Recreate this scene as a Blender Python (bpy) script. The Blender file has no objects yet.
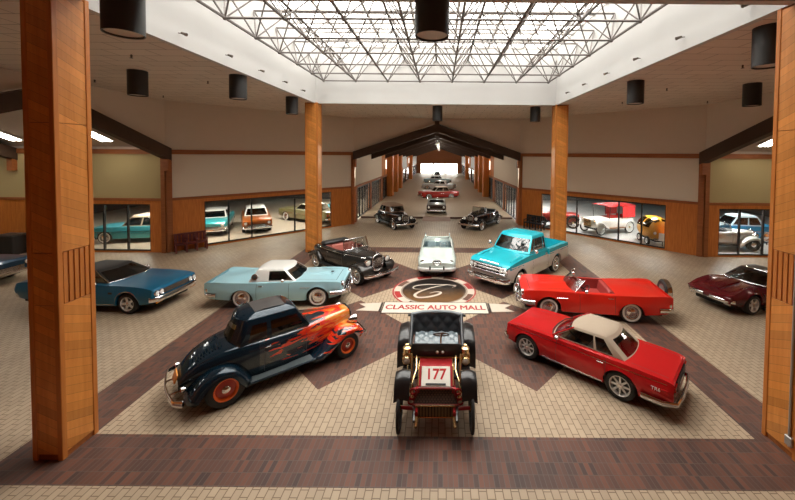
import bpy, bmesh, math, random
from mathutils import Vector, Matrix
random.seed(7)
S = bpy.context.scene
COL = S.collection
PI = math.pi
R = math.radians

# ------------------------------------------------------------------ materials
def new_mat(name):
    m = bpy.data.materials.new(name); m.use_nodes = True
    return m, m.node_tree.nodes, m.node_tree.links, m.node_tree.nodes['Principled BSDF']

_mc = {}
def mat(name, col, rough=0.5, metal=0.0, coat=0.0, noise=0.06, scale=9.0, emit=0.0, spec=0.5, bump=0.0):
    """plain procedural material: colour slightly varied by a noise texture"""
    if name in _mc: return _mc[name]
    m, N, L, b = new_mat(name)
    b.inputs['Roughness'].default_value = rough
    b.inputs['Metallic'].default_value = metal
    b.inputs['Coat Weight'].default_value = coat
    b.inputs['Coat Roughness'].default_value = 0.06
    b.inputs['Specular IOR Level'].default_value = spec
    tc = N.new('ShaderNodeTexCoord'); nz = N.new('ShaderNodeTexNoise')
    nz.inputs['Scale'].default_value = scale; nz.inputs['Detail'].default_value = 3
    L.new(tc.outputs['Object'], nz.inputs['Vector'])
    rp = N.new('ShaderNodeValToRGB')
    c = col
    rp.color_ramp.elements[0].color = (c[0]*(1-noise), c[1]*(1-noise), c[2]*(1-noise), 1)
    rp.color_ramp.elements[1].color = (min(1, c[0]*(1+noise)), min(1, c[1]*(1+noise)), min(1, c[2]*(1+noise)), 1)
    L.new(nz.outputs['Fac'], rp.inputs['Fac']); L.new(rp.outputs['Color'], b.inputs['Base Color'])
    if emit > 0:
        b.inputs['Emission Color'].default_value = (*c, 1); b.inputs['Emission Strength'].default_value = emit
    if bump > 0:
        bp = N.new('ShaderNodeBump'); bp.inputs['Strength'].default_value = bump; bp.inputs['Distance'].default_value = 0.01
        L.new(nz.outputs['Fac'], bp.inputs['Height']); L.new(bp.outputs['Normal'], b.inputs['Normal'])
    _mc[name] = m
    return m

def paint(name, col, rough=0.28, metal=0.15):
    return mat('paint_' + name, col, rough, metal, coat=0.4, noise=0.03, scale=3, spec=.35)

def glass_mat(name, tint=(0.75, 0.8, 0.8), refl=0.10):
    m, N, L, b = new_mat(name)
    N.remove(b)
    out = [n for n in N if n.type == 'OUTPUT_MATERIAL'][0]
    t = N.new('ShaderNodeBsdfTransparent'); t.inputs['Color'].default_value = (*tint, 1)
    g = N.new('ShaderNodeBsdfGlossy'); g.inputs['Roughness'].default_value = 0.04
    fr = N.new('ShaderNodeLayerWeight'); fr.inputs['Blend'].default_value = 0.25
    mm = N.new('ShaderNodeMath'); mm.operation = 'MULTIPLY_ADD'
    mm.inputs[1].default_value = 0.5; mm.inputs[2].default_value = refl
    L.new(fr.outputs['Fresnel'], mm.inputs[0])
    mx = N.new('ShaderNodeMixShader')
    L.new(mm.outputs[0], mx.inputs[0]); L.new(t.outputs[0], mx.inputs[1]); L.new(g.outputs[0], mx.inputs[2])
    L.new(mx.outputs[0], out.inputs['Surface'])
    return m

def wood(name, c1, c2, axis='Z', scale=1.0, rough=0.4, diag=0.0, plank=0.0):
    """grain (stretched noise) with optional slanting plank joints"""
    m, N, L, b = new_mat(name)
    b.inputs['Roughness'].default_value = rough
    tc = N.new('ShaderNodeTexCoord'); mp = N.new('ShaderNodeMapping')
    st = {'Z': (14, 14, 1.2), 'X': (1.2, 14, 14), 'Y': (14, 1.2, 14)}[axis]
    mp.inputs['Scale'].default_value = [s*scale for s in st]
    if diag: mp.inputs['Rotation'].default_value = (diag, diag, 0)
    L.new(tc.outputs['Object'], mp.inputs['Vector'])
    nz = N.new('ShaderNodeTexNoise'); nz.inputs['Scale'].default_value = 1.6; nz.inputs['Detail'].default_value = 5
    L.new(mp.outputs[0], nz.inputs['Vector'])
    rp = N.new('ShaderNodeValToRGB')
    rp.color_ramp.elements[0].position = 0.3; rp.color_ramp.elements[1].position = 0.7
    rp.color_ramp.elements[0].color = (*c1, 1); rp.color_ramp.elements[1].color = (*c2, 1)
    L.new(nz.outputs['Fac'], rp.inputs['Fac'])
    last = rp.outputs['Color']
    if plank > 0:
        sx = N.new('ShaderNodeSeparateXYZ'); L.new(tc.outputs['Object'], sx.inputs[0])
        def math_(op, a, bb):
            n = N.new('ShaderNodeMath'); n.operation = op
            for i, v in enumerate((a, bb)):
                if isinstance(v, (int, float)): n.inputs[i].default_value = v
                else: L.new(v, n.inputs[i])
            return n.outputs[0]
        s = math_('ADD', sx.outputs[2], math_('MULTIPLY', math_('ADD', sx.outputs[0], sx.outputs[1]), 0.45))
        s = math_('DIVIDE', s, plank)
        fr = math_('FRACT', s, 0)
        line = math_('LESS_THAN', fr, 0.05)
        wn = N.new('ShaderNodeTexWhiteNoise'); wn.noise_dimensions = '1D'
        L.new(math_('FLOOR', s, 0), wn.inputs['W'])
        mul = math_('MULTIPLY_ADD', wn.outputs['Value'], 0.3)
        mul.node.inputs[2].default_value = 0.85
        mul2 = math_('SUBTRACT', mul, math_('MULTIPLY', line, 0.35))
        vm = N.new('ShaderNodeVectorMath'); vm.operation = 'SCALE'
        L.new(last, vm.inputs[0]); L.new(mul2, vm.inputs['Scale'])
        last = vm.outputs[0]
    L.new(last, b.inputs['Base Color'])
    return m

def tiles(name, c1, c2, mortar, bw, bh, msize, rough=0.8, rot=0.0, coord='Object', vertical=False, spec=0.5):
    m, N, L, b = new_mat(name)
    b.inputs['Roughness'].default_value = rough
    b.inputs['Specular IOR Level'].default_value = spec
    tc = N.new('ShaderNodeTexCoord'); mp = N.new('ShaderNodeMapping')
    mp.inputs['Rotation'].default_value = (0, 0, rot)
    L.new(tc.outputs[coord], mp.inputs['Vector'])
    br = N.new('ShaderNodeTexBrick')
    br.inputs['Scale'].default_value = 1; br.inputs['Brick Width'].default_value = bw
    br.inputs['Row Height'].default_value = bh; br.inputs['Mortar Size'].default_value = msize
    br.inputs['Color1'].default_value = (*c1, 1); br.inputs['Color2'].default_value = (*c2, 1)
    br.inputs['Mortar'].default_value = (*mortar, 1); br.inputs['Mortar Smooth'].default_value = 0.3
    L.new(mp.outputs[0], br.inputs['Vector']); L.new(br.outputs['Color'], b.inputs['Base Color'])
    return m

# ------------------------------------------------------------------ objects
def link(name, me, parent=None, loc=(0, 0, 0), rot=(0, 0, 0)):
    o = bpy.data.objects.new(name, me); COL.objects.link(o)
    o.location = loc; o.rotation_euler = rot
    if parent is not None: o.parent = parent
    return o

def thing(name, label, cat, loc=(0, 0, 0), rz=0.0, group=None):
    o = bpy.data.objects.new(name, None); COL.objects.link(o)
    o.empty_display_size = 0.2
    o.location = loc; o.rotation_euler = (0, 0, rz)
    o['label'] = label; o['category'] = cat
    if group: o['group'] = group
    return o

def tag(o, label, cat, group=None):
    o['label'] = label; o['category'] = cat
    if group: o['group'] = group
    return o

def struct(o):
    o['kind'] = 'structure'; return o

class MB:
    """collects shapes into one mesh"""
    def __init__(s): s.v = []; s.f = []; s.m = []
    def add(s, vs, fs, mi=0):
        n = len(s.v); s.v += [tuple(v) for v in vs]
        for i, f in enumerate(fs):
            s.f.append([k+n for k in f]); s.m.append(mi if isinstance(mi, int) else mi[i])
        return s
    def box(s, c, d, mi=0, rz=0.0, bev=0.0, M=None):
        x, y, z = d[0]/2, d[1]/2, d[2]/2
        if bev > 0:
            b = min(bev, x*.98, y*.98, z*.98)
            vs = []
            for sz in (-1, 1):
                for (ax, ay, az) in ((x-b, y-b, z), (x, y-b, z-b), (x-b, y, z-b)): pass
            # chamfered box as 24-vertex hull
            vs = []
            for sx in (-1, 1):
                for sy in (-1, 1):
                    for sz in (-1, 1):
                        vs += [(sx*x, sy*(y-b), sz*(z-b)), (sx*(x-b), sy*y, sz*(z-b)), (sx*(x-b), sy*(y-b), sz*z)]
            bm = bmesh.new()
            for v in vs: bm.verts.new(v)
            bmesh.ops.convex_hull(bm, input=bm.verts)
            bmesh.ops.dissolve_limit(bm, angle_limit=0.02, verts=bm.verts, edges=bm.edges)
            bm.verts.index_update()
            V = [v.co.copy() for v in bm.verts]; F = [[v.index for v in f.verts] for f in bm.faces]
            bm.free()
        else:
            V = [Vector((sx*x, sy*y, sz*z)) for sx in (-1, 1) for sy in (-1, 1) for sz in (-1, 1)]
            F = [(0, 1, 3, 2), (4, 6, 7, 5), (0, 4, 5, 1), (2, 3, 7, 6), (0, 2, 6, 4), (1, 5, 7, 3)]
        T = Matrix.Translation(c) @ (M if M is not None else Matrix.Rotation(rz, 4, 'Z'))
        return s.add([T @ v for v in V], F, mi)
    def tube(s, pts, r, n=8, mi=0, closed=False, cap=True, flat=None, up=(0, 0, 1)):
        """sweep a circle (or ellipse flat=(a,b): a along 'up', b sideways) along points"""
        P = [Vector(p) for p in pts]; k = len(P); vs = []; fs = []
        rr = r if isinstance(r, (list, tuple)) else [r]*k
        prev = None
        for i, p in enumerate(P):
            if closed: t = P[(i+1) % k]-P[i-1]
            else: t = P[min(i+1, k-1)]-P[max(i-1, 0)]
            t.normalize()
            u = Vector(up)
            if abs(t.dot(u)) > 0.98: u = Vector((1, 0, 0)) if abs(t.x) < .9 else Vector((0, 1, 0))
            a = t.cross(u).normalized(); b = a.cross(t).normalized()
            for j in range(n):
                th = 2*PI*j/n
                if flat: d = a*math.cos(th)*flat[1]*rr[i] + b*math.sin(th)*flat[0]*rr[i]
                else: d = (a*math.cos(th)+b*math.sin(th))*rr[i]
                vs.append(p+d)
        for i in range(k if closed else k-1):
            for j in range(n):
                a0 = i*n+j; a1 = i*n+(j+1) % n; b0 = ((i+1) % k)*n+j; b1 = ((i+1) % k)*n+(j+1) % n
                fs.append((a0, a1, b1, b0))
        if cap and not closed:
            fs.append(list(range(n))[::-1]); fs.append([(k-1)*n+j for j in range(n)])
        return s.add(vs, fs, mi)
    def lathe(s, prof, n=24, M=None, mi=0, mfn=None):
        """prof [(r,h)] revolved about local Y; h along Y"""
        M = M or Matrix.Identity(4); vs = []; fs = []; ms = []
        k = len(prof)
        for (r, h) in prof:
            for j in range(n):
                th = 2*PI*j/n
                vs.append(M @ Vector((max(r, 1e-4)*math.cos(th), h, max(r, 1e-4)*math.sin(th))))
        for i in range(k-1):
            for j in range(n):
                fs.append((i*n+j, (i+1)*n+j, (i+1)*n+(j+1) % n, i*n+(j+1) % n))
                ms.append(mfn(i) if mfn else mi)
        return s.add(vs, fs, ms)
    def grid(s, rows, mi=0, closed=False, cap=False):
        """rows of equal length -> quads"""
        n = len(rows[0]); vs = [p for r in rows for p in r]; fs = []
        for i in range(len(rows)-1):
            for j in range(n if closed else n-1):
                fs.append((i*n+j, i*n+(j+1) % n, (i+1)*n+(j+1) % n, (i+1)*n+j))
        if cap:
            fs.append(list(range(n))[::-1]); fs.append([(len(rows)-1)*n+j for j in range(n)])
        return s.add(vs, fs, mi)
    def prism(s, poly, a, b, axis='Y', mi=0):
        """polygon [(p,q)] extruded between a and b along axis"""
        def P(p, q, t): return {'Y': (p, t, q), 'X': (t, p, q), 'Z': (p, q, t)}[axis]
        n = len(poly); vs = [P(p, q, a) for p, q in poly]+[P(p, q, b) for p, q in poly]
        fs = [list(range(n)), list(range(n, 2*n))[::-1]]+[(i, i+n, (i+1) % n+n, (i+1) % n) for i in range(n)]
        return s.add(vs, fs, mi)
    def build(s, name, mats, parent=None, smooth=None, loc=(0, 0, 0), rot=(0, 0, 0), fixn=True):
        me = bpy.data.meshes.new(name); me.from_pydata(s.v, [], s.f)
        for m in (mats if isinstance(mats, (list, tuple)) else [mats]): me.materials.append(m)
        me.polygons.foreach_set('material_index', s.m)
        if fixn:
            bm = bmesh.new(); bm.from_mesh(me); bmesh.ops.recalc_face_normals(bm, faces=bm.faces); bm.to_mesh(me); bm.free()
        if smooth:
            me.shade_smooth(); me.set_sharp_from_angle(angle=R(smooth))
        me.update()
        return link(name, me, parent, loc, rot)

def text_mesh(name, body, size, material, parent, loc, rot, extrude=0.001, bold=0.0, sx=1.0, heavy=0.0):
    cu = bpy.data.curves.new(name, 'FONT'); cu.body = body; cu.size = size
    cu.align_x = 'CENTER'; cu.align_y = 'CENTER'; cu.extrude = extrude; cu.offset = bold
    t = bpy.data.objects.new(name, cu); COL.objects.link(t)
    dg = bpy.context.evaluated_depsgraph_get(); dg.update()
    me = bpy.data.meshes.new_from_object(t.evaluated_get(dg))
    bpy.data.objects.remove(t); bpy.data.curves.remove(cu)
    if heavy:                                   # heavier strokes: the outline repeated a hair to each side
        V = [v.co.copy() for v in me.vertices]; F = [list(f.vertices) for f in me.polygons]; mb = MB()
        for k, (dx, dy) in enumerate(((0, 0), (heavy, 0), (-heavy, 0), (0, heavy*.7), (0, -heavy*.7))):
            mb.add([v+Vector((dx, dy, .0002*k)) for v in V], F)
        me = bpy.data.meshes.new(name); me.from_pydata(mb.v, [], mb.f)
    me.materials.clear(); me.materials.append(material)
    o = link(name, me, parent, loc, rot); o.scale = (sx, 1, 1)
    return o

# ------------------------------------------------------------------ shared materials
M_chrome = mat('chrome', (0.78, 0.78, 0.8), 0.12, 1.0, noise=0.02)
M_brass = mat('brass', (0.75, 0.55, 0.28), 0.25, 1.0, noise=0.05)
M_rubber = mat('rubber', (0.018, 0.017, 0.016), 0.75)
M_whitewall = mat('whitewall', (0.72, 0.70, 0.66), 0.6)
M_black = mat('black_trim', (0.015, 0.014, 0.014), 0.5)
M_under = mat('underbody', (0.012, 0.011, 0.01), 0.9)
M_glass = glass_mat('car_glass', (0.55, 0.6, 0.6), 0.10)
M_dglass = glass_mat('dark_car_glass', (0.16, 0.17, 0.17), 0.10)
M_clear = glass_mat('clear_glass', (0.93, 0.95, 0.94), 0.02)
M_lens = mat('headlight_lens', (0.85, 0.85, 0.82), 0.08, 0.0, coat=1.0)
M_red_lens = mat('tail_lens', (0.5, 0.01, 0.01), 0.15, coat=1.0)
M_amber = mat('amber_lens', (0.8, 0.3, 0.03), 0.2, coat=0.5)
M_darkred = mat('red_upholstery', (0.35, 0.04, 0.035), 0.5)
M_blackseat = mat('black_upholstery', (0.03, 0.028, 0.027), 0.55)
M_tanseat = mat('tan_upholstery', (0.5, 0.38, 0.25), 0.6)
M_blueseat = mat('pale_blue_upholstery', (0.5, 0.62, 0.66), 0.5)
M_white = paint('white', (0.75, 0.74, 0.7))
M_black_p = paint('black', (0.014, 0.013, 0.013), 0.2)
M_silver = mat('silver_alloy', (0.72, 0.71, 0.69), 0.35, 0.35)
M_gunmetal = mat('gunmetal', (0.1, 0.1, 0.1), 0.4, 0.8)
# ------------------------------------------------------------------ car toolkit (x forward, y left, z up)
def interp(keys, x):
    """monotone cubic through rows sorted by descending x"""
    K = keys
    if x >= K[0][0]: return K[0][1:]
    if x <= K[-1][0]: return K[-1][1:]
    for i in range(len(K)-1):
        if K[i][0] >= x >= K[i+1][0]: break
    def slope(a, b, c): return (K[b][c]-K[a][c])/(K[b][0]-K[a][0])
    x0, x1 = K[i][0], K[i+1][0]; h = x1-x0; t = (x-x0)/h; out = []
    for c in range(1, len(K[0])):
        d = slope(i, i+1, c)
        m0 = d if i == 0 else slope(i-1, i, c)
        m1 = d if i+2 >= len(K) else slope(i+1, i+2, c)
        a = 0 if m0*d <= 0 else 2*m0*d/(m0+d)
        b = 0 if m1*d <= 0 else 2*m1*d/(m1+d)
        if i == 0: a = d
        if i+2 >= len(K): b = d
        t2, t3 = t*t, t*t*t
        out.append((2*t3-3*t2+1)*K[i][c]+(t3-2*t2+t)*h*a+(-2*t3+3*t2)*K[i+1][c]+(t3-t2)*h*b)
    return out

def curve2(P, ks, sharp=()):
    """Hermite through 2-D points, ks[i] subdivisions per segment; sharp = indices with a crease"""
    n = len(P); T = []
    for i in range(n):
        a = P[max(i-1, 0)]; b = P[min(i+1, n-1)]
        d = (b[0]-a[0], b[1]-a[1]); l = math.hypot(*d) or 1
        T.append((d[0]/l, d[1]/l))
    out = []
    for i in range(n-1):
        p, q = P[i], P[i+1]; l = math.hypot(q[0]-p[0], q[1]-p[1]) or 1e-6
        s = ((q[0]-p[0])/l, (q[1]-p[1])/l)
        t0 = s if i in sharp else T[i]; t1 = s if (i+1) in sharp else T[i+1]
        for k in range(ks[i]):
            t = k/ks[i]; t2, t3 = t*t, t*t*t
            h = (2*t3-3*t2+1, t3-2*t2+t, -2*t3+3*t2, t3-t2)
            out.append(tuple(h[0]*p[c]+h[1]*l*t0[c]+h[2]*q[c]+h[3]*l*t1[c] for c in (0, 1)))
    out.append(tuple(P[-1])); return out

class Body:
    """lofted car body. rows: (x, wb,zb, wm,zm, ws,zs, wt,zt, zc), nose first"""
    KS = (3, 4, 4, 3)
    def __init__(s, rows, arches=(), sharp=True, flange=0.10, n=46, hole=None, crease=(2,)):
        s.rows = sorted(rows, key=lambda r: -r[0]); s.arches = arches
        s.sharp = crease if sharp else (); s.flange = flange; s.n = n; s.hole = hole
    def ctrl(s, x):
        wb, zb, wm, zm, ws, zs, wt, zt, zc = interp(s.rows, x)
        z0 = zb
        for (xw, ra, zw) in s.arches:
            if abs(x-xw) < ra: z0 = max(z0, zw+math.sqrt(max(0, ra*ra-(x-xw)**2)))
        if z0 > zb+1e-6:
            f = min(1, (z0-zb)/max(1e-3, zm-zb)); wb = wb+(wm-wb)*f
            if z0 > zm-0.03:
                f2 = min(1, (z0+.03-zm)/max(1e-3, zs-zm)); wm = wm+(ws-wm)*f2*.5; zm = min(z0+0.03, zs-.01)
        return [(wb, z0), (wm, zm), (ws, zs), (wt, zt), (0, zc)]
    def half(s, x):
        P = s.ctrl(x); c = curve2(P, s.KS, s.sharp)
        return [(max(0, c[0][0]-s.flange), c[0][1])]+c
    def y_at(s, x, z):
        c = s.half(x)[1:1+s.KS[0]+s.KS[1]+1]
        for a, b in zip(c, c[1:]):
            if (a[1]-z)*(b[1]-z) <= 0 and a[1] != b[1]:
                return a[0]+(b[0]-a[0])*(z-a[1])/(b[1]-a[1])
        return c[0][0] if z < c[0][1] else c[-1][0]
    def z_top(s, x, y):
        c = s.half(x)[1+s.KS[0]+s.KS[1]:]
        y = abs(y)
        for a, b in zip(c, c[1:]):
            if (a[0]-y)*(b[0]-y) <= 0 and a[0] != b[0]:
                return a[1]+(b[1]-a[1])*(y-a[0])/(b[0]-a[0])
        return c[0][1]
    def stations(s):
        x1, x0 = s.rows[0][0], s.rows[-1][0]
        X = [x0+(x1-x0)*i/s.n for i in range(s.n+1)]+[r[0] for r in s.rows]
        for (xw, ra, zw) in s.arches:
            zb = interp(s.rows, xw)[1]
            for k in range(0, 17):
                X.append(xw+ra*math.cos(PI*k/16))
            hx = math.sqrt(max(0, ra*ra-(zb-zw)**2))
            X += [xw+hx, xw-hx, xw+ra+.004, xw-ra-.004]
        if s.hole: X += [s.hole[0], s.hole[1]]
        X = sorted(set(round(v, 4) for v in X if x0 <= v <= x1), reverse=True)
        Y = [X[0]]
        keep = set(round(v, 4) for v in (s.hole or ()))
        for v in X[1:]:
            if Y[-1]-v > 0.0035 or v in keep: Y.append(v)
        return Y
    def build(s, name, mats, parent, colour=None, smooth=32):
        X = s.stations(); H = [s.half(x) for x in X]; n = len(H[0]); m = MB()
        ring = [[(x, y, z) for (y, z) in h]+[(x, -y, z) for (y, z) in h[-2::-1]] for x, h in zip(X, H)]
        N = 2*n-1; vs = [p for r in ring for p in r]; fs = []; ms = []
        hs = 1+s.KS[0]+s.KS[1]+s.KS[2]            # index of P3
        for i in range(len(X)-1):
            xm = (X[i]+X[i+1])/2
            for j in range(N-1):
                if s.hole and s.hole[1] < xm < s.hole[0] and hs <= j < N-1-hs: continue
                fs.append((i*N+j, i*N+j+1, (i+1)*N+j+1, (i+1)*N+j))
                if colour:
                    c = [(ring[i][j][k]+ring[i+1][j+1][k])/2 for k in range(3)]
                    jj = min(j, N-2-j)
                    ms.append(colour(c[0], abs(c[1]), c[2], jj))
                else: ms.append(0)
        for i in (0, len(X)-1):                     # caps: strips between the two sides
            for j in range(n-1):
                a, b, c, d = i*N+j, i*N+j+1, i*N+N-2-j, i*N+N-1-j
                fs.append((a, b, c, d) if b != c else (a, b, d))
                if colour:
                    zc = (ring[i][j][2]+ring[i][j+1][2])/2
                    ms.append(colour(X[i], 0, zc, j))
                else: ms.append(0)
        m.add(vs, fs, ms)
        return m.build(name, mats, parent, smooth=smooth)
    def strip(s, name, material, parent, xs, zf, h, off=0.006, sides=(1, -1), thick=0.014):
        """moulding following both flanks"""
        out = []
        for sd in sides:
            m = MB(); rows = []
            for x in xs:
                z = zf(x) if callable(zf) else zf
                yl = s.y_at(x, z-h/2); yu = s.y_at(x, z+h/2)
                rows.append([(x, sd*(yl-thick), z-h/2), (x, sd*(yl+off), z-h/2), (x, sd*(yu+off), z+h/2), (x, sd*(yu-thick), z+h/2)])
            m.grid(rows, closed=True, cap=True)
            out.append(m.build(name, material, parent, smooth=30))
        return out

def lin(a, b, n): return [a+(b-a)*i/n for i in range(n+1)]

def cabin(car, base, roof, paint_m, glass, side_wins, zwin=(0.12, 0.9), bow=(0.1, 0.06), crown=0.05, bulge=0.0,
          fw=0.06, bw=0.12, roof_name='roof', names=True, parts=True, roof_only=None):
    """base=(xr, xf, wr, wf, zr, zf)  roof=(xr, xf, wr, wf, z); side_wins=[(t0,t1),..] along the side rear->front"""
    ts = sorted(set([0, .03, .97, 1]+[t for w in side_wins for t in w]+lin(0, 1, 8)))
    T = [ts[0]]
    for t in ts[1:]:
        if t-T[-1] > 0.018 or any(abs(t-w) < 1e-6 for ww in side_wins for w in ww): T.append(t)
    ss = sorted(set([0, fw, 1-fw, 1]+lin(0, 1, 8)))
    sb = sorted(set([0, bw, 1-bw, 1]+lin(0, 1, 8)))
    vs_ = sorted(set([0, zwin[0], zwin[1], 1]+lin(0, 1, 5)))
    def ring(v, k=1.0, zadd=0.0):
        L = lambda a, b: a+(b-a)*v
        xr, xf = L(base[0], roof[0]), L(base[1], roof[1]); wr, wf = L(base[2], roof[2]), L(base[3], roof[3])
        bu = 1+bulge*math.sin(PI*v)
        wr *= bu; wf *= bu
        zr, zf = L(base[4], roof[4]), L(base[5], roof[4])
        xm = (xr+xf)/2; P = []; F = []
        def put(x, y, f=0):
            u = (x-xr)/(xf-xr) if xf != xr else 0
            z = zr+(zf-zr)*min(1, max(0, u))
            P.append((xm+(x-xm)*k, y*k, z+zadd)); F.append(f)
        for i, t in enumerate(T[:-1]): put(xr+(xf-xr)*t, -(wr+(wf-wr)*t))
        for s_ in ss[:-1]: put(xf+bow[0]*(1-(2*s_-1)**2), -wf+2*wf*s_)
        for t in T[::-1][:-1]: put(xr+(xf-xr)*t, wr+(wf-wr)*t)
        for s_ in sb[:-1]: put(xr-bow[1]*(1-(2*s_-1)**2), wr-2*wr*s_)
        return P
    n1, n2 = len(T)-1, len(ss)-1; n3, n4 = len(T)-1, len(sb)-1; n = n1+n2+n3+n4
    rows = [ring(v) for v in vs_]
    rm = MB(); gl = {}
    def cls(j):
        if j < n1:
            t = (T[j]+T[j+1])/2
            for k, w in enumerate(side_wins):
                if w[0] < t < w[1]: return ('side_window', 'r%d' % k)
        elif j < n1+n2:
            q = j-n1; s_ = (ss[q]+ss[q+1])/2
            if fw < s_ < 1-fw: return ('windshield', '')
        elif j < n1+n2+n3:
            q = j-n1-n2; t = (T[::-1][q]+T[::-1][q+1])/2
            for k, w in enumerate(side_wins):
                if w[0] < t < w[1]: return ('side_window', 'l%d' % k)
        else:
            q = j-n1-n2-n3; s_ = (sb[q]+sb[q+1])/2
            if bw < s_ < 1-bw: return ('rear_window', '')
        return None
    for i in range(len(rows)-1):
        vm = (vs_[i]+vs_[i+1])/2
        for j in range(n):
            q = [rows[i][j], rows[i][(j+1) % n], rows[i+1][(j+1) % n], rows[i+1][j]]
            c = cls(j) if zwin[0] < vm < zwin[1] else None
            if c and glass: gl.setdefault(c, MB()).add(q, [(0, 1, 2, 3)])
            else: rm.add(q, [(0, 1, 2, 3)])
    rr = [ring(1, k, crown*(1-((k-.45)/.55)**2) if k > .45 else crown) for k in (1, .97, .9, .75, .5)]
    rr = [ring(1, k, crown*(1-k**3.2)**.75) for k in (1, .99, .965, .91, .8, .62, .35)]
    rm.grid(rr, closed=True); rm.add(rr[-1], [list(range(n))])
    bmw = bmesh.new()
    o = rm.build(roof_name, paint_m, car)
    bmw.from_mesh(o.data); bmesh.ops.remove_doubles(bmw, verts=bmw.verts, dist=1e-4)
    bmesh.ops.recalc_face_normals(bmw, faces=bmw.faces); bmw.to_mesh(o.data); bmw.free()
    o.data.shade_smooth(); o.data.set_sharp_from_angle(angle=R(62))
    for (nm, _), g in gl.items():
        g.build(nm, glass, car)
    return o

# wheels ------------------------------------------------------------
_wc = {}
def wheel_meshes(kind, Rr, w):
    key = (kind, round(Rr, 3), round(w, 3))
    if key in _wc: return _wc[key]
    ww = kind.startswith('ww') ; rin = Rr*(0.62 if not kind.startswith('spoke') else 0.84)
    if kind.startswith('mag'): rin = Rr*.68
    h = w/2
    prof = [(rin*.97, -h*.8), (rin, -h), (Rr*.9, -h), (Rr*.985, -h*.72), (Rr, -h*.35), (Rr, h*.35), (Rr*.985, h*.72), (Rr*.9, h),
            (Rr*.83, h*1.02), (rin*1.04, h*1.01), (rin, h), (rin*.97, h*.8)]
    t = MB().lathe(prof, 28, mfn=lambda i: 1 if (ww and i == 8) else 0)
    to = t.build('wheel', [M_rubber, M_whitewall], None, smooth=35); tm = to.data; bpy.data.objects.remove(to)
    subs = []
    sp = kind.split('_')
    rimc = {'red': paint('rim_red', (0.4, 0.03, 0.015)), 'orange': paint('rim_orange', (0.75, 0.13, 0.02)), 'chrome': M_chrome, 'black': M_black, 'white': M_white,
            'blue': paint('rim_blue', (0.12, 0.4, 0.5)), 'silver': M_silver, 'brown': paint('rim_brown', (0.12, 0.05, 0.03))}.get(sp[1] if len(sp) > 1 else 'chrome', M_chrome)
    def sub(mb, name, m, sm=35):
        o = mb.build(name, m, None, smooth=sm); subs.append((name, o.data)); bpy.data.objects.remove(o)
    if sp[0] in ('ww', 'bw'):
        sub(MB().lathe([(rin*.98, h*.55), (rin*.97, h*.9), (rin*.9, h*.85), (rin*.82, h*.45), (rin*.5, h*.5), (0, h*.5)], 28), 'rim', rimc)
        sub(MB().lathe([(rin*.62, h*.5), (rin*.6, h*.75), (rin*.45, h*.95), (rin*.2, h*1.08), (0, h*1.12)], 24), 'hubcap', M_chrome)
    elif sp[0] == 'hot':
        sub(MB().lathe([(rin*.98, h*.6), (rin*1.0, h*1.0), (rin*.9, h*.95), (rin*.84, h*.55), (rin*.8, h*.5)], 28), 'rim_ring', paint('rim_orange', (0.8, 0.16, 0.02)))
        sub(MB().lathe([(rin*.84, h*.5), (rin*.6, h*.6), (rin*.4, h*.62), (0, h*.62)], 28), 'rim', paint('rim_red', (0.45, 0.03, 0.015)))
        sub(MB().lathe([(rin*.36, h*.6), (rin*.33, h*.9), (rin*.2, h*1.1), (0, h*1.16)], 20), 'hubcap', M_chrome)
    elif sp[0] == 'mag':
        ns = 5 if 'five' in sp else 8
        m = MB().lathe([(rin*.9, -h*.6), (rin*.98, h*.55), (rin*1.0, h*1.0), (rin*.93, h*.97), (rin*.88, h*.6), (rin*.87, -h*.3)], 28)
        for k in range(ns):
            a = 2*PI*k/ns
            M = Matrix.Rotation(-a, 4, 'Y')
            wd = rin*(.2 if ns == 5 else .12)
            m.add([M @ Vector(p) for p in ((rin*.15, h*.55, -wd), (rin*.9, h*.6, -wd*.7), (rin*.9, h*.6, wd*.7), (rin*.15, h*.55, wd),
                                           (rin*.15, h*.8, -wd*.8), (rin*.9, h*.75, -wd*.5), (rin*.9, h*.75, wd*.5), (rin*.15, h*.8, wd*.8))],
                  [(0, 1, 2, 3), (4, 7, 6, 5), (0, 4, 5, 1), (2, 6, 7, 3), (1, 5, 6, 2), (0, 3, 7, 4)])
        sub(m, 'rim', rimc if len(sp) > 1 and sp[1] != 'five' else M_silver)
        sub(MB().lathe([(rin*.86, h*.1), (0, h*.1)], 24), 'brake_disc', M_gunmetal)
        sub(MB().lathe([(rin*.26, h*.6), (rin*.24, h*.95), (rin*.1, h*1.05), (0, h*1.05)], 18), 'hubcap', M_chrome)
    elif sp[0] == 'spoke':
        m = MB().lathe([(rin*.88, -h*.7), (rin*.99, -h*.8), (rin*.99, h*.8), (rin*.88, h*.7), (rin*.86, 0), (rin*.88, -h*.7)], 28)
        ns = 12
        for k in range(ns):
            a = 2*PI*k/ns; c, s_ = math.cos(a), math.sin(a)
            m.tube([(rin*.1*c, 0, rin*.1*s_), (rin*.9*c, 0, rin*.9*s_)], [rin*.055, rin*.04], 6)
        sub(m, 'rim', rimc)
        sub(MB().lathe([(rin*.2, -h*.9), (rin*.2, h*1.0), (rin*.12, h*1.5), (0, h*1.55)], 18), 'hub', M_brass if 'brass' in sp else M_chrome)
    _wc[key] = (tm, subs); return _wc[key]

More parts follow.
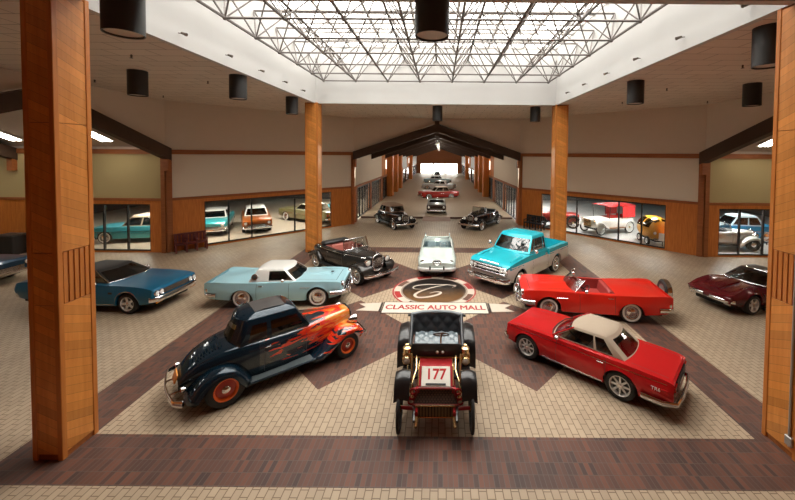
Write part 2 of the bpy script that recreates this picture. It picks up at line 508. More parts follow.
def wheels(car, axles, Rr, w, ytrack, kind, names='wheel', tilt=0):
    """axles: list of (x) ; outer face at |y|=ytrack"""
    tm, subs = wheel_meshes(kind, Rr, w)
    for ax in axles:
        x = ax[0] if isinstance(ax, tuple) else ax
        r2 = ax[1] if isinstance(ax, tuple) else Rr
        t2, s2 = (tm, subs) if r2 == Rr else wheel_meshes(kind, r2, w*(r2/Rr))
        for sd in (1, -1):
            o = link(names, t2, car, (x, sd*(ytrack-w/2), r2), (0, 0, 0 if sd > 0 else PI))
            for nm, me in s2: link(nm, me, o)

def bumper(car, pts, name='bumper', size=(0.06, 0.035), m=None, n=10):
    mb = MB(); mb.tube(pts, 1.0, n, flat=size)
    return mb.build(name, m or M_chrome, car, smooth=50)

def bow_pts(x, w, z, bowx, wrap=0.0, n=12, zc=0.0):
    """front-facing curved bar; bowx>0 bulges forward; wrap pulls ends back"""
    P = []
    for i in range(n+1):
        t = -1+2*i/n
        P.append((x+bowx*(1-t*t)-(wrap*max(0, abs(t)-.85)/.15), w*t if abs(t) < .97 else w*.97*(1 if t > 0 else -1), z+zc*(1-t*t)))
    return P

def lamp(car, c, r, name='headlight', d=0.05, dirx=1, ring=None, lens=None, tilt=0.0, pod=0.0):
    """round lamp facing +x (dirx=1) or -x"""
    M = Matrix.Translation(c) @ Matrix.Rotation(-PI/2*dirx+tilt, 4, 'Z')
    m = MB()
    if pod > 0: m.lathe([(0, -pod), (r*.45, -pod*.9), (r*.85, -pod*.5), (r*1.08, 0), (r*1.08, d), (r*.92, d*1.1)], 20, M)
    else: m.lathe([(r*1.12, -d*.6), (r*1.12, d*.6), (r*1.0, d), (r*.9, d*.8)], 20, M)
    o = m.build(name, ring or M_chrome, car, smooth=40)
    MB().lathe([(r*.95, d*.7), (r*.7, d*1.05), (r*.35, d*1.3), (0, d*1.36)], 20, M).build('lens', lens or M_lens, o, smooth=50)
    return o

def slab(car, name, c, d, m, bev=0.02, M=None, rz=0):
    return MB().box(c, d, bev=bev, M=M, rz=rz).build(name, m, car, smooth=40)

def chassis(car, L0, L1, w, z0=0.2, z1=0.5):
    MB().box(((L0+L1)/2, 0, (z0+z1)/2), (L1-L0, 2*w, z1-z0)).build('chassis', M_under, car)

def seat_bench(car, x, w, z, m, h=0.42, depth=0.5, rake=0.15, name='seat'):
    b = MB().box((x, 0, z), (depth, 2*w, .16), bev=.04)
    b.box((x-depth/2+.02-rake/2, 0, z+h/2), (.16, 2*w, h), bev=.04, M=Matrix.Rotation(-rake, 4, 'Y'))
    return b.build(name, m, car, smooth=40)

def seat_bucket(car, x, y, z, m, h=0.45, w=.24, depth=.5, rake=.2):
    b = MB().box((x, y, z), (depth, 2*w, .15), bev=.05)
    b.box((x-depth/2-rake/2*h, y, z+h/2), (.13, 2*w*.95, h), bev=.05, M=Matrix.Rotation(-rake, 4, 'Y'))
    return b.build('seat', m, car, smooth=40)

def steering(car, x, y, z, r=0.19, tilt=0.6, m=None, col=None):
    M = Matrix.Translation((x, y, z)) @ Matrix.Rotation(-tilt, 4, 'Y')
    mb = MB()
    mb.tube([M @ Vector((0, r*math.cos(2*PI*k/24), r*math.sin(2*PI*k/24))) for k in range(24)], .014, 6, closed=True)
    for a in (0.3, PI-.3, -PI/2):
        mb.tube([M @ Vector((.01, 0, 0)), M @ Vector((0, r*math.cos(a), r*math.sin(a)))], .01, 5)
    mb.tube([M @ Vector((0, 0, 0)), M @ Vector((.35, 0, -.02))], .02, 6)
    return mb.build('steering_wheel', m or M_black, car, smooth=40)

def tub(car, x0, x1, w, ztop, zf, m, name='interior'):
    """open-topped lining of a cockpit or a load bed"""
    t = 0.03; mb = MB()
    mb.box(((x0+x1)/2, 0, zf), (x1-x0, 2*w, t))
    for sd in (1, -1): mb.box(((x0+x1)/2, sd*(w-t/2), (ztop+zf)/2), (x1-x0, t, ztop-zf))
    for xx in (x0+t/2, x1-t/2): mb.box((xx, 0, (ztop+zf)/2), (t, 2*w, ztop-zf))
    return mb.build(name, m, car)

def windscreen(car, x, w, z0, z1, rake, bow=0.08, wrap=.12, frame=None, glass=None, r=0.018, mid=False, wt=None, vent=True):
    """open-car windscreen with a chrome frame; rake = how far the top lies back"""
    wt = wt or w*.92
    def row(f):
        ww = w+(wt-w)*f; z = z0+(z1-z0)*f; P = []
        for i in range(13):
            t = -1+i/6
            P.append((x-rake*f+bow*(1-t*t)-wrap*max(0, abs(t)-.8)/.2*.5, ww*t, z))
        return P
    a, b = row(0), row(1)
    mb = MB().tube(a+b[::-1], r, 8, closed=True)
    if mid: mb.tube([a[6], b[6]], r*.8, 6)
    o = mb.build('windshield_frame', frame or M_chrome, car, smooth=50)
    MB().grid([row(f) for f in (0, .5, 1)]).build('windshield', glass or M_glass, car, smooth=50)
    return o

def fender(car, path, yin, yout, m, name='fender', crown=0.05, drop=0.06, sd=1, thick=None, tip=0.8):
    """path [(x,z)] along the crown line; yin/yout constants or functions of x"""
    rows = []; n = len(path)
    P = curve2(path, [5]*(n-1)); k = len(P)
    for i, (x, z) in enumerate(P):
        a = P[max(0, i-1)]; b = P[min(k-1, i+1)]
        tx, tz = b[0]-a[0], b[1]-a[1]; l = math.hypot(tx, tz) or 1
        nx, nz = -tz/l, tx/l
        if nz < 0 and abs(nz) > .2: nx, nz = -nx, -nz
        # outward normal: away from the wheel centre (path is listed front to back)
        nx, nz = (tz/l, -tx/l)
        yi = yin(x) if callable(yin) else yin; yo = yout(x) if callable(yout) else yout
        e = min(i, k-1-i)/(k-1)
        sh = tip+(1-tip)*min(1, e/.12)
        yo2 = yi+(yo-yi)*sh; row = []
        for q in range(9):
            t = q/8
            y = yi+(yo2-yi)*math.sin(t*PI/2)**.9 if t < 1 else yo2
            hh = -((t-.25)/.75)**2*crown if t > .25 else 0
            row.append((x+nx*hh, y, z+nz*hh))
        row.append((x-nx*(crown+drop), yo2, z-nz*(crown+drop)))
        row.append((x-nx*(crown+drop), yo2-.03, z-nz*(crown+drop)))
        for q in (7, 4, 1):
            p = row[q]; row.append((p[0]-nx*.02, p[1]-.012, p[2]-nz*.02))
        rows.append([(x_, sd*y_, z_) for (x_, y_, z_) in row])
    mb = MB().grid(rows, closed=True, cap=True)
    return mb.build(name, m, car, smooth=45)
# ------------------------------------------------------------------ the cars
def place(car, x, y, deg):
    car.location = (x, y, 0); car.rotation_euler = (0, 0, R(deg))

def plate(car, c, d, m, dirx=-1, name='licence_plate', tilt=0):
    return MB().box(c, d, bev=.004, M=Matrix.Rotation(tilt, 4, 'Y')).build(name, m, car)

def grille_slats(car, x, w, z0, z1, n, name='grille', back=None, m=None, bow=0.0, r=.012, vertical=False):
    mb = MB()
    for k in range(n):
        f = (k+.5)/n
        if vertical:
            y = -w+2*w*f; mb.tube([(x+bow*(1-(y/w)**2), y, z0), (x+bow*(1-(y/w)**2), y, z1)], r, 6)
        else:
            z = z0+(z1-z0)*f; mb.tube([(x+bow*(1-t*t), w*t, z) for t in lin(-1, 1, 8)], r, 6)
    o = mb.build(name, m or M_chrome, car, smooth=40)
    MB().grid([[(x-.02+bow*(1-t*t), w*t, z) for t in lin(-1, 1, 8)] for z in (z0-.01, z1+.01)]).build('backing', back or M_black, o)
    return o

# ---- low two-seater with tail fins (open or hardtop)
def tail_fin_roadster(label, cat, body_m, open_top, group=None):
    car = thing('convertible' if open_top else 'hardtop_coupe', label, cat, group=group)
    rows = [(2.27, .66, .44, .74, .60, .72, .77, .40, .79, .79),
            (2.20, .76, .40, .83, .60, .79, .84, .45, .83, .83),
            (1.95, .82, .33, .88, .60, .82, .88, .5, .87, .88),
            (1.42, .86, .27, .89, .58, .83, .90, .5, .90, .93),
            (.62, .86, .25, .89, .56, .82, .89, .66, .91, .95),
            (.45, .86, .25, .89, .56, .82, .885, .70, .90, .93),
            (-.7, .86, .25, .89, .56, .83, .87, .70, .885, .89),
            (-.95, .86, .25, .89, .58, .84, .88, .66, .885, .91),
            (-1.6, .86, .30, .89, .60, .85, .90, .70, .875, .925),
            (-2.15, .85, .36, .88, .62, .86, .935, .70, .845, .875),
            (-2.30, .84, .40, .87, .64, .86, .935, .68, .85, .865),
            (-2.42, .80, .46, .84, .66, .84, .90, .66, .82, .83)]
    B = Body(rows, arches=[(1.40, .40, .33), (-1.19, .40, .26)], hole=(.45, -.72) if open_top else None)
    B.build('body', body_m, car)
    chassis(car, -2.2, 2.15, .62, .22, .45)
    wheels(car, [1.40, -1.19], .345, .2, .84, 'ww_chrome')
    # hood scoop
    MB().grid([[(1.75, -.16, B.z_top(1.75, 0)-.02), (1.75, 0, B.z_top(1.75, 0)+.0), (1.75, .16, B.z_top(1.75, 0)-.02)],
               [(1.6, -.2, .92), (1.6, 0, .985), (1.6, .2, .92)], [(.9, -.2, .935), (.9, 0, .985), (.9, .2, .935)], [(.62, -.18, .93), (.62, 0, .945), (.62, .18, .93)]]).build('hood_scoop', body_m, car, smooth=60)
    # front end
    g = grille_slats(car, 2.262, .6, .47, .66, 8, vertical=False, bow=.05, r=.012)
    MB().tube([(2.25, -.66, .69), (2.3, 0, .70), (2.25, .66, .69), (2.26, .7, .56), (2.25, .62, .45), (2.3, 0, .44), (2.25, -.62, .45), (2.26, -.7, .56)], .02, 8, closed=True).build('grille_surround', M_chrome, car, smooth=60)
    for sd in (1, -1):
        lamp(car, (2.23, sd*.68, .765), .095, pod=.12)
        bumper(car, [(1.85, sd*.9, .5), (2.2, sd*.86, .5), (2.36, sd*.66, .5), (2.4, sd*.34, .46), (2.4, sd*.26, .40)], 'front_bumper', (.075, .05))
        MB().tube([(2.42, sd*.42, .34), (2.44, sd*.42, .5), (2.40, sd*.42, .66)], [.035, .05, .03], 10).build('bumper_guard', M_chrome, car, smooth=60)
        lamp(car, (-2.33, sd*.74, .66), .12, 'tail_lamp', dirx=-1, lens=M_red_lens)
        bumper(car, [(-2.0, sd*.9, .5), (-2.3, sd*.88, .5), (-2.46, sd*.7, .5), (-2.5, sd*.4, .48)], 'rear_bumper', (.075, .05))
        MB().box((.1, sd*(B.y_at(.1, .78)+.012), .79), (.16, .025, .02), bev=.008).build('door_handle', M_chrome, car) if False else None
        MB().box((-.55, sd*(B.y_at(-.55, .77)+.012), .77), (.16, .025, .022), bev=.008).build('door_handle', M_chrome, car)
        MB().box((.98, sd*(B.y_at(.98, .7)+.008), .7), (.36, .02, .022), bev=.006).build('fender_emblem', M_chrome, car)
        for xx in (.42, -.68):
            mb = MB(); zz = lin(.30, .84, 6)
            mb.grid([[(xx-.005, sd*(B.y_at(xx, z)+.002), z), (xx+.005, sd*(B.y_at(xx, z)+.002), z)] for z in zz])
            mb.build('door_seam', M_black, car)
        lamp(car, (.25, sd*.93, .98), .05, 'side_mirror', dirx=-1, pod=.05)
    bumper(car, [(-2.5, .42, .42), (-2.52, 0, .42), (-2.5, -.42, .42)], 'rear_bumper', (.05, .04))
    # cockpit
    im = M_darkred if open_top else M_blackseat
    if open_top:
        tub(car, -.74, .47, .70, .885, .36, im)
        seat_bench(car, -.3, .58, .5, im, h=.42, depth=.5)
        slab(car, 'dashboard', (.36, 0, .80), (.22, 1.36, .16), im, .05)
        steering(car, .12, .36, .84)
        windscreen(car, .62, .72, .89, 1.24, .30, .16, .2, M_chrome, wt=.64)
        # continental spare
        o = MB().lathe([(.2, -.1), (.3, -.11), (.345, -.06), (.345, .06), (.3, .11), (.2, .1)], 28, Matrix.Translation((-2.55, 0, .86)) @ Matrix.Rotation(PI/2, 4, 'Z') @ Matrix.Rotation(0, 4, 'X')).build('spare_tyre', M_rubber, car, smooth=40)
        MB().lathe([(.36, -.07), (.372, 0), (.36, .07)], 28, Matrix.Translation((-2.55, 0, .86)) @ Matrix.Rotation(PI/2, 4, 'Z')).build('spare_cover_ring', M_chrome, o, smooth=40)
        MB().lathe([(.2, -.1), (.2, .1), (.0, .12)], 24, Matrix.Translation((-2.55, 0, .86)) @ Matrix.Rotation(PI/2, 4, 'Z')).build('spare_hub', M_white, o, smooth=40)
    else:
        wm = M_white
        cabin(car, (-1.02, .60, .74, .74, .88, .90), (-.72, .16, .58, .56, 1.27), wm, M_dglass, [(.44, .97)], zwin=(.08, .86), bow=(.14, .10), crown=.06, bulge=.02, fw=.05, bw=.16)
        for sd in (1, -1):
            ring = MB(); c = Vector((-.78, sd*.735, 1.06))
            M = Matrix.Translation(c) @ Matrix.Rotation(sd*.3, 4, 'X')
            ring.lathe([(.075, -.02), (.105, -.02), (.105, .02), (.075, .02), (.075, -.02)], 20, M)
            o = ring.build('porthole', M_chrome, car, smooth=40)
            MB().lathe([(.08, -.005), (.08, .012 if sd > 0 else -.012), (0, .014 if sd > 0 else -.014)], 20, M).build('porthole_glass', M_dglass, o, smooth=40)
        tub(car, -.95, .5, .72, .87, .36, im)
        seat_bench(car, -.35, .55, .5, M_blueseat, h=.42)
        steering(car, .12, .36, .84)
        slab(car, 'hood_ornament', (1.74, 0, .985), (.1, .1, .03), M_black, .01)
    MB().grid([[(2.0, sd, B.z_top(2.0, sd)+.004) for sd in (-.6, .6)], [(2.015, sd, B.z_top(2.0, sd)+.004) for sd in (-.6, .6)]]).build('hood_seam', M_black, car)
    for sd in (1, -1):
        MB().grid([[(x, sd*.6, B.z_top(x, .6)+.004), (x, sd*.612, B.z_top(x, .612)+.004)] for x in lin(.7, 2.0, 8)]).build('hood_seam', M_black, car)
    return car

# ---- generic closed car of the fifties / sixties, used for the display rooms and the hall
def saloon(label, cat, L, W, colour, roof_m, name='saloon_car', belt=.95, roof=1.5, tone=None, kind='ww_chrome', Rw=.36, glass=None, fins=.0,
           open_top=False, group=None, wagon=False, seats=None, round_=0.0, detail=True):
    car = thing(name, label, cat, group=group)
    h = L/2; w = W/2
    fx, rx = h*.64, -h*.56
    rows = [(h, w*.72, .42, w*.84, .6, w*.80, belt-.14-round_*.2, w*.4, belt-.12-round_*.1, belt-.12),
            (h*.96, w*.86, .36, w*.95, .6, w*.92, belt-.05-round_*.1, w*.5, belt-.04, belt-.02),
            (h*.62, w*.95, .29, w, .6, w*.93, belt-round_*.06, w*.55, belt+.02, belt+.06),
            (h*.28, w*.96, .27, w, .6, w*.93, belt, w*.78, belt+.01, belt+.03),
            (-h*.45, w*.96, .27, w, .6, w*.93, belt, w*.78, belt+.01, belt+.03),
            (-h*.7, w*.95, .3, w, .62, w*.93, belt+fins*.5, w*.62, belt-.01, belt+.02),
            (-h*.95, w*.9, .36, w*.96, .64, w*.92, belt+fins, w*.6, belt-.08, belt-.06),
            (-h, w*.8, .42, w*.88, .66, w*.86, belt-.08+fins, w*.55, belt-.16, belt-.14)]
    B = Body(rows, arches=[(fx, Rw+.05, Rw-.02), (rx, Rw+.04, Rw-.10)], sharp=round_ < .5, n=34, hole=(h*.28, -h*.45) if open_top else None)
    mats = [colour]+([tone[0]] if tone else [])
    B.build('body', mats, car, colour=(lambda x, y, z, j: 1 if tone[1](x, y, z) else 0) if tone else None)
    chassis(car, -h*.92, h*.9, w*.7, .22, .5)
    wheels(car, [fx, rx], Rw, .19, w-.04, kind)
    if open_top:
        tub(car, -h*.46, h*.29, w*.78, belt+.01, .38, seats or M_blackseat)
        seat_bench(car, -.1, w*.68, .55, seats or M_blackseat)
        seat_bench(car, -h*.33, w*.68, .55, seats or M_blackseat)
        steering(car, .45, .38, belt)
        windscreen(car, h*.29, w*.76, belt, belt+.38, .22, .12, .15, wt=w*.66)
    else:
        r1 = -h*.86 if wagon else -h*.40
        cabin(car, (-h*.9 if wagon else -h*.52, h*.31, w*.80, w*.80, belt, belt+.02), (r1, h*.10, w*.66, w*.64, roof-.07), roof_m, glass or M_dglass,
              [(.06, .45), (.50, .97)] if not wagon else [(.05, .3), (.34, .64), (.68, .97)], zwin=(.1, .88), bow=(.14, .12), crown=.075, bulge=.02)
        MB().box((-.1, 0, .5), (h*.7, w*1.3, .2), bev=.05).build('seat', seats or M_blackseat, car)
    grille_slats(car, h+.01, w*.62, .46, .64, 4, bow=.03, r=.016)
    bumper(car, bow_pts(h+.06, w*.97, .42, .08, .16), 'front_bumper', (.075, .04))
    bumper(car, [(-x, y, z) for x, y, z in bow_pts(h+.05, w*.97, .45, .06, .16)], 'rear_bumper', (.075, .04))
    for sd in (1, -1):
        lamp(car, (h-.02, sd*w*.74, .72 if belt > .85 else .66), .095, pod=.1)
        lamp(car, (-h+.02, sd*w*.76, .74), .08, 'tail_lamp', dirx=-1, lens=M_red_lens)
    if detail:
        B.strip('side_trim', M_chrome, car, lin(-h*.9, h*.85, 26), .68, .025)
    return car

# ---- long dark-blue hardtop with vinyl roof
def muscle_car(label):
    car = thing('hardtop_coupe', label, 'car'); bm_ = paint('deep_blue', (0.004, 0.12, 0.235)); vinyl = mat('black_vinyl', (.02, .018, .017), .6)
    rows = [(2.56, .80, .45, .87, .58, .88, .76, .5, .79, .80),
            (2.50, .86, .40, .93, .60, .92, .83, .5, .85, .86),
            (2.1, .90, .32, .96, .6, .91, .90, .5, .91, .94),
            (1.5, .91, .28, .97, .6, .90, .93, .55, .94, .98),
            (.75, .91, .25, .97, .58, .90, .94, .75, .96, 1.0),
            (-.4, .91, .25, .97, .58, .89, .93, .76, .95, .97),
            (-1.2, .91, .27, .98, .62, .91, .97, .72, .98, .99),
            (-1.9, .90, .34, .97, .64, .90, .96, .6, .97, .98),
            (-2.45, .86, .42, .93, .66, .86, .90, .6, .92, .93),
            (-2.55, .80, .46, .88, .66, .83, .86, .6, .88, .88)]
    B = Body(rows, arches=[(1.62, .41, .34), (-1.22, .41, .31)])
    B.build('body', bm_, car); chassis(car, -2.4, 2.4, .7, .22, .5)
    wheels(car, [1.62, -1.22], .345, .22, .93, 'mag_silver_five')
    cabin(car, (-1.75, .85, .78, .80, .95, .98), (-.75, .18, .60, .60, 1.32), vinyl, M_dglass, [(.32, .62), (.64, .97)], zwin=(.08, .86), bow=(.16, .08), crown=.06, bulge=.02, fw=.04)
    MB().tube([(.87, .80, .985), (.45, .70, 1.17), (.2, .62, 1.31)], .014, 6).build('pillar_trim', M_chrome, car)
    MB().tube([(.87, -.80, .985), (.45, -.70, 1.17), (.2, -.62, 1.31)], .014, 6).build('pillar_trim', M_chrome, car)
    MB().tube([(.86, .78, .985), (1.0, .4, 1.0), (1.02, 0, 1.005), (1.0, -.4, 1.0), (.86, -.78, .985)], .012, 6).build('cowl_trim', M_chrome, car)
    MB().box((-.2, 0, .5), (1.8, 1.3, .3), bev=.05).build('seat', M_blackseat, car)
    MB().box((2.545, 0, .68), (.05, 1.72, .2), bev=.02).build('grille_backing', M_black, car)
    grille_slats(car, 2.575, .5, .62, .76, 4, r=.008)
    bumper(car, bow_pts(2.6, .95, .50, .06, .2), 'front_bumper', (.09, .05))
    bumper(car, [(-x, y, z) for x, y, z in bow_pts(2.55, .93, .52, .05, .18)], 'rear_bumper', (.09, .05))
    for sd in (1, -1):
        for y in (.62, .80): lamp(car, (2.55, sd*y, .70), .082)
        MB().box((2.58, sd*.72, .40), (.04, .24, .07), bev=.01).build('parking_lamp', M_amber, car)
        MB().box((-2.56, sd*.62, .70), (.03, .4, .1), bev=.01).build('tail_lamp', M_red_lens, car)
        MB().box((-.05, sd*(B.y_at(-.05, .84)+.012), .84), (.14, .02, .02), bev=.006).build('door_handle', M_chrome, car)
        lamp(car, (.55, sd*.99, 1.0), .06, 'side_mirror', dirx=-1, pod=.06)
        MB().box((1.05, sd*(B.y_at(1.05, .7)+.004), .70), (.14, .012, .07), bev=.004).build('fender_badge', M_black, car)
        B.strip('arch_trim', M_chrome, car, [1.62+.43*math.cos(PI*k/14) for k in range(15)], lambda x: .34+math.sqrt(max(0, .43**2-(x-1.62)**2)), .02, sides=(sd,), off=.004)
    B.strip('sill_trim', M_chrome, car, lin(-.75, 1.15, 8), .3, .03)
    return car

# ---- maroon fastback with peaked fenders
def peaked_coupe(label):
    car = thing('fastback_coupe', label, 'car'); bm_ = paint('maroon', (0.11, 0.008, 0.012), .22); dk = paint('black_top', (.02, .015, .016), .3)
    rows = [(2.26, .55, .48, .62, .54, .60, .60, .4, .62, .62),
            (2.18, .70, .42, .76, .54, .74, .64, .4, .66, .66),
            (1.8, .78, .34, .85, .58, .74, .79, .45, .74, .74),
            (1.25, .82, .28, .89, .6, .70, .90, .46, .80, .83),
            (.6, .80, .24, .86, .55, .73, .83, .5, .82, .87),
            (.0, .78, .23, .84, .52, .74, .80, .6, .82, .85),
            (-.7, .82, .25, .87, .56, .74, .84, .6, .85, .87),
            (-1.2, .84, .28, .89, .6, .71, .90, .5, .84, .86),
            (-1.8, .80, .36, .86, .62, .72, .80, .5, .76, .77),
            (-2.15, .70, .44, .78, .60, .70, .68, .45, .66, .67),
            (-2.2, .62, .48, .70, .58, .62, .64, .4, .64, .64)]
    B = Body(rows, arches=[(1.25, .40, .34), (-1.24, .40, .33)])
    B.build('body', bm_, car); chassis(car, -2.0, 2.0, .6, .2, .45)
    wheels(car, [1.25, -1.24], .345, .22, .86, 'mag_silver_five')
    cabin(car, (-1.85, .46, .45, .70, .84, .86), (-.75, -.20, .52, .52, 1.20), dk, M_dglass, [(.40, .63), (.66, .97)], zwin=(.08, .86), bow=(.18, .06), crown=.06, bulge=.06, bw=.3)
    MB().tube([(.48, .70, .86), (.62, .35, .875), (.66, 0, .88), (.62, -.35, .875), (.48, -.70, .86), (.14, -.62, 1.03), (-.17, -.53, 1.2), (-.04, 0, 1.24), (-.17, .53, 1.2), (.14, .62, 1.03)], .013, 6, closed=True).build('windshield_frame', M_chrome, car)
    bl = [(2.27, .12, .5), (2.3, .3, .5), (2.24, .6, .5), (2.05, .82, .5)]
    for sd in (1, -1):
        bumper(car, [(x, sd*y, z) for x, y, z in bl], 'front_bumper', (.06, .035))
        bumper(car, [(-x+.04, sd*y, z) for x, y, z in bl], 'rear_bumper', (.06, .035))
        MB().box((2.12, sd*.6, .38), (.06, .2, .06), bev=.01).build('parking_lamp', M_lens, car)
        MB().box((2.19, sd*.6, .615), (.05, .34, .05), bev=.015).build('headlight_door', bm_, car)
        lamp(car, (-2.18, sd*.5, .60), .07, 'tail_lamp', dirx=-1, lens=M_red_lens)
        MB().tube([(-.85, sd*.90, .2), (.85, sd*.90, .2)], .05, 10).build('side_exhaust', M_chrome, car, smooth=50)
        for k in range(3): MB().box((.72-.11*k, sd*(B.y_at(.7-.1*k, .6)+.003), .6), (.03, .012, .2), M=Matrix.Rotation(.5, 4, 'Y')).build('fender_vent', M_black, car)
    grille_slats(car, 2.2, .5, .40, .48, 3, r=.008)
    MB().prism([(.9, .84), (1.9, .72), (1.9, .76), (1.6, .83), (.9, .92)], -.16, .16).build('hood_bulge', bm_, car, smooth=30)
    return car

# ---- crisp red sports car with a tan soft top
def soft_top_sports(label):
    car = thing('soft_top_sports_car', label, 'car'); bm_ = paint('signal_red', (0.52, 0.010, 0.012), .25); tan = mat('tan_canvas', (.40, .315, .235), .85, bump=.15, scale=60)
    rows = [(1.97, .62, .36, .68, .52, .64, .70, .4, .72, .72),
            (1.93, .68, .33, .735, .52, .70, .755, .42, .755, .755),
            (1.27, .70, .25, .765, .5, .71, .82, .45, .80, .83),
            (.55, .71, .23, .77, .5, .71, .83, .52, .84, .88),
            (.1, .71, .23, .77, .5, .71, .83, .60, .845, .87),
            (-.75, .71, .23, .77, .5, .71, .83, .60, .845, .87),
            (-.97, .71, .24, .77, .52, .71, .835, .58, .85, .865),
            (-1.7, .71, .30, .765, .54, .70, .82, .5, .83, .835),
            (-1.93, .69, .34, .75, .54, .69, .79, .5, .81, .815),
            (-1.97, .66, .36, .73, .54, .67, .765, .5, .775, .78)]
    B = Body(rows, arches=[(1.32, .36, .32), (-.97, .36, .31)], hole=(.5, -.72))
    B.build('body', bm_, car); chassis(car, -1.85, 1.85, .52, .18, .4)
    wheels(car, [1.32, -.97], .325, .18, .745, 'mag_silver')
    tub(car, -.74, .52, .56, .84, .3, M_blackseat)
    for y in (.3, -.3): seat_bucket(car, -.18, y, .45, M_blackseat)
    slab(car, 'dashboard', (.42, 0, .78), (.16, 1.1, .16), mat('dark_wood_dash', (.1, .05, .02), .35), .03)
    steering(car, .14, .3, .82, .18)
    MB().lathe([(.0, 0), (.2, .02), (.23, .05), (.23, .06)], 20, Matrix.Translation((-.25, .62, .88))).build('seat_belt', M_tanseat, car) if False else None
    cabin(car, (-1.02, .62, .60, .645, .85, .87), (-.60, .12, .50, .52, 1.19), tan, M_glass, [(.13, .36), (.40, .97)], zwin=(.06, .86), bow=(.13, .1), crown=.065, bulge=.03, fw=.05, bw=.13, roof_name='soft_top')
    MB().tube([(.64, .64, .87), (.75, .35, .885), (.77, 0, .89), (.75, -.35, .885), (.64, -.64, .87)], .014, 6).build('cowl_trim', M_black, car)
    for sd in (1, -1):
        MB().tube([(.64, sd*.65, .87), (.4, sd*.6, 1.03), (.14, sd*.53, 1.19)], .018, 8).build('windshield_pillar', bm_, car, smooth=50)
        lamp(car, (1.93, sd*.56, .62), .085)
        MB().box((-1.975, sd*.55, .66), (.04, .22, .13), bev=.015).build('tail_lamp', M_red_lens, car)
        MB().box((-1.82, sd*(B.y_at(-1.82, .60)+.004), .60), (.13, .02, .09), bev=.006).build('side_lamp', M_red_lens, car)
        t = text_mesh('side_badge', 'TR6', .1, M_lens, car, (-1.66, sd*(B.y_at(-1.66, .60)+.008), .60), (PI/2, 0, PI if sd > 0 else 0), .003)
        B.strip('sill_trim', M_chrome, car, lin(-.58, .90, 8), .255, .035, sides=(sd,))
        MB().box((-.55, sd*(B.y_at(-.55, .70)+.01), .70), (.15, .02, .025), bev=.006).build('door_handle', M_chrome, car)
        lamp(car, (.5, sd*.78, .9), .045, 'side_mirror', dirx=-1, pod=.04)
        bumper(car, [(-1.4, sd*.79, .37), (-1.8, sd*.78, .37), (-2.02, sd*.66, .37), (-2.06, sd*.3, .37), (-2.06, 0, .37)], 'rear_bumper', (.06, .035))
        for xx in (.5, -.66):
            MB().grid([[(xx-.005, sd*(B.y_at(xx, z)+.002), z), (xx+.005, sd*(B.y_at(xx, z)+.002), z)] for z in lin(.28, .8, 6)]).build('door_seam', M_black, car)
        MB().grid([[(x, sd*.56, B.z_top(x, .56)+.003), (x, sd*.57, B.z_top(x, .57)+.003)] for x in lin(.7, 1.85, 8)]).build('hood_seam', M_black, car)
        MB().grid([[(x, sd*.56, B.z_top(x, .56)+.003), (x, sd*.57, B.z_top(x, .57)+.003)] for x in lin(-1.85, -1.15, 8)]).build('boot_seam', M_black, car)
    MB().box((-1.985, 0, .64), (.02, .9, .2), bev=.005).build('tail_panel', M_black, car)
    plate(car, (-2.0, 0, .56), (.02, .4, .11), M_white)
    bumper(car, bow_pts(2.02, .76, .40, .06, .12), 'front_bumper', (.06, .035))
    grille_slats(car, 1.99, .42, .55, .66, 3, r=.008)
    B.strip('flank_crease', M_chrome, car, lin(-1.85, 1.85, 22), .74, .012, off=.003)
    return car

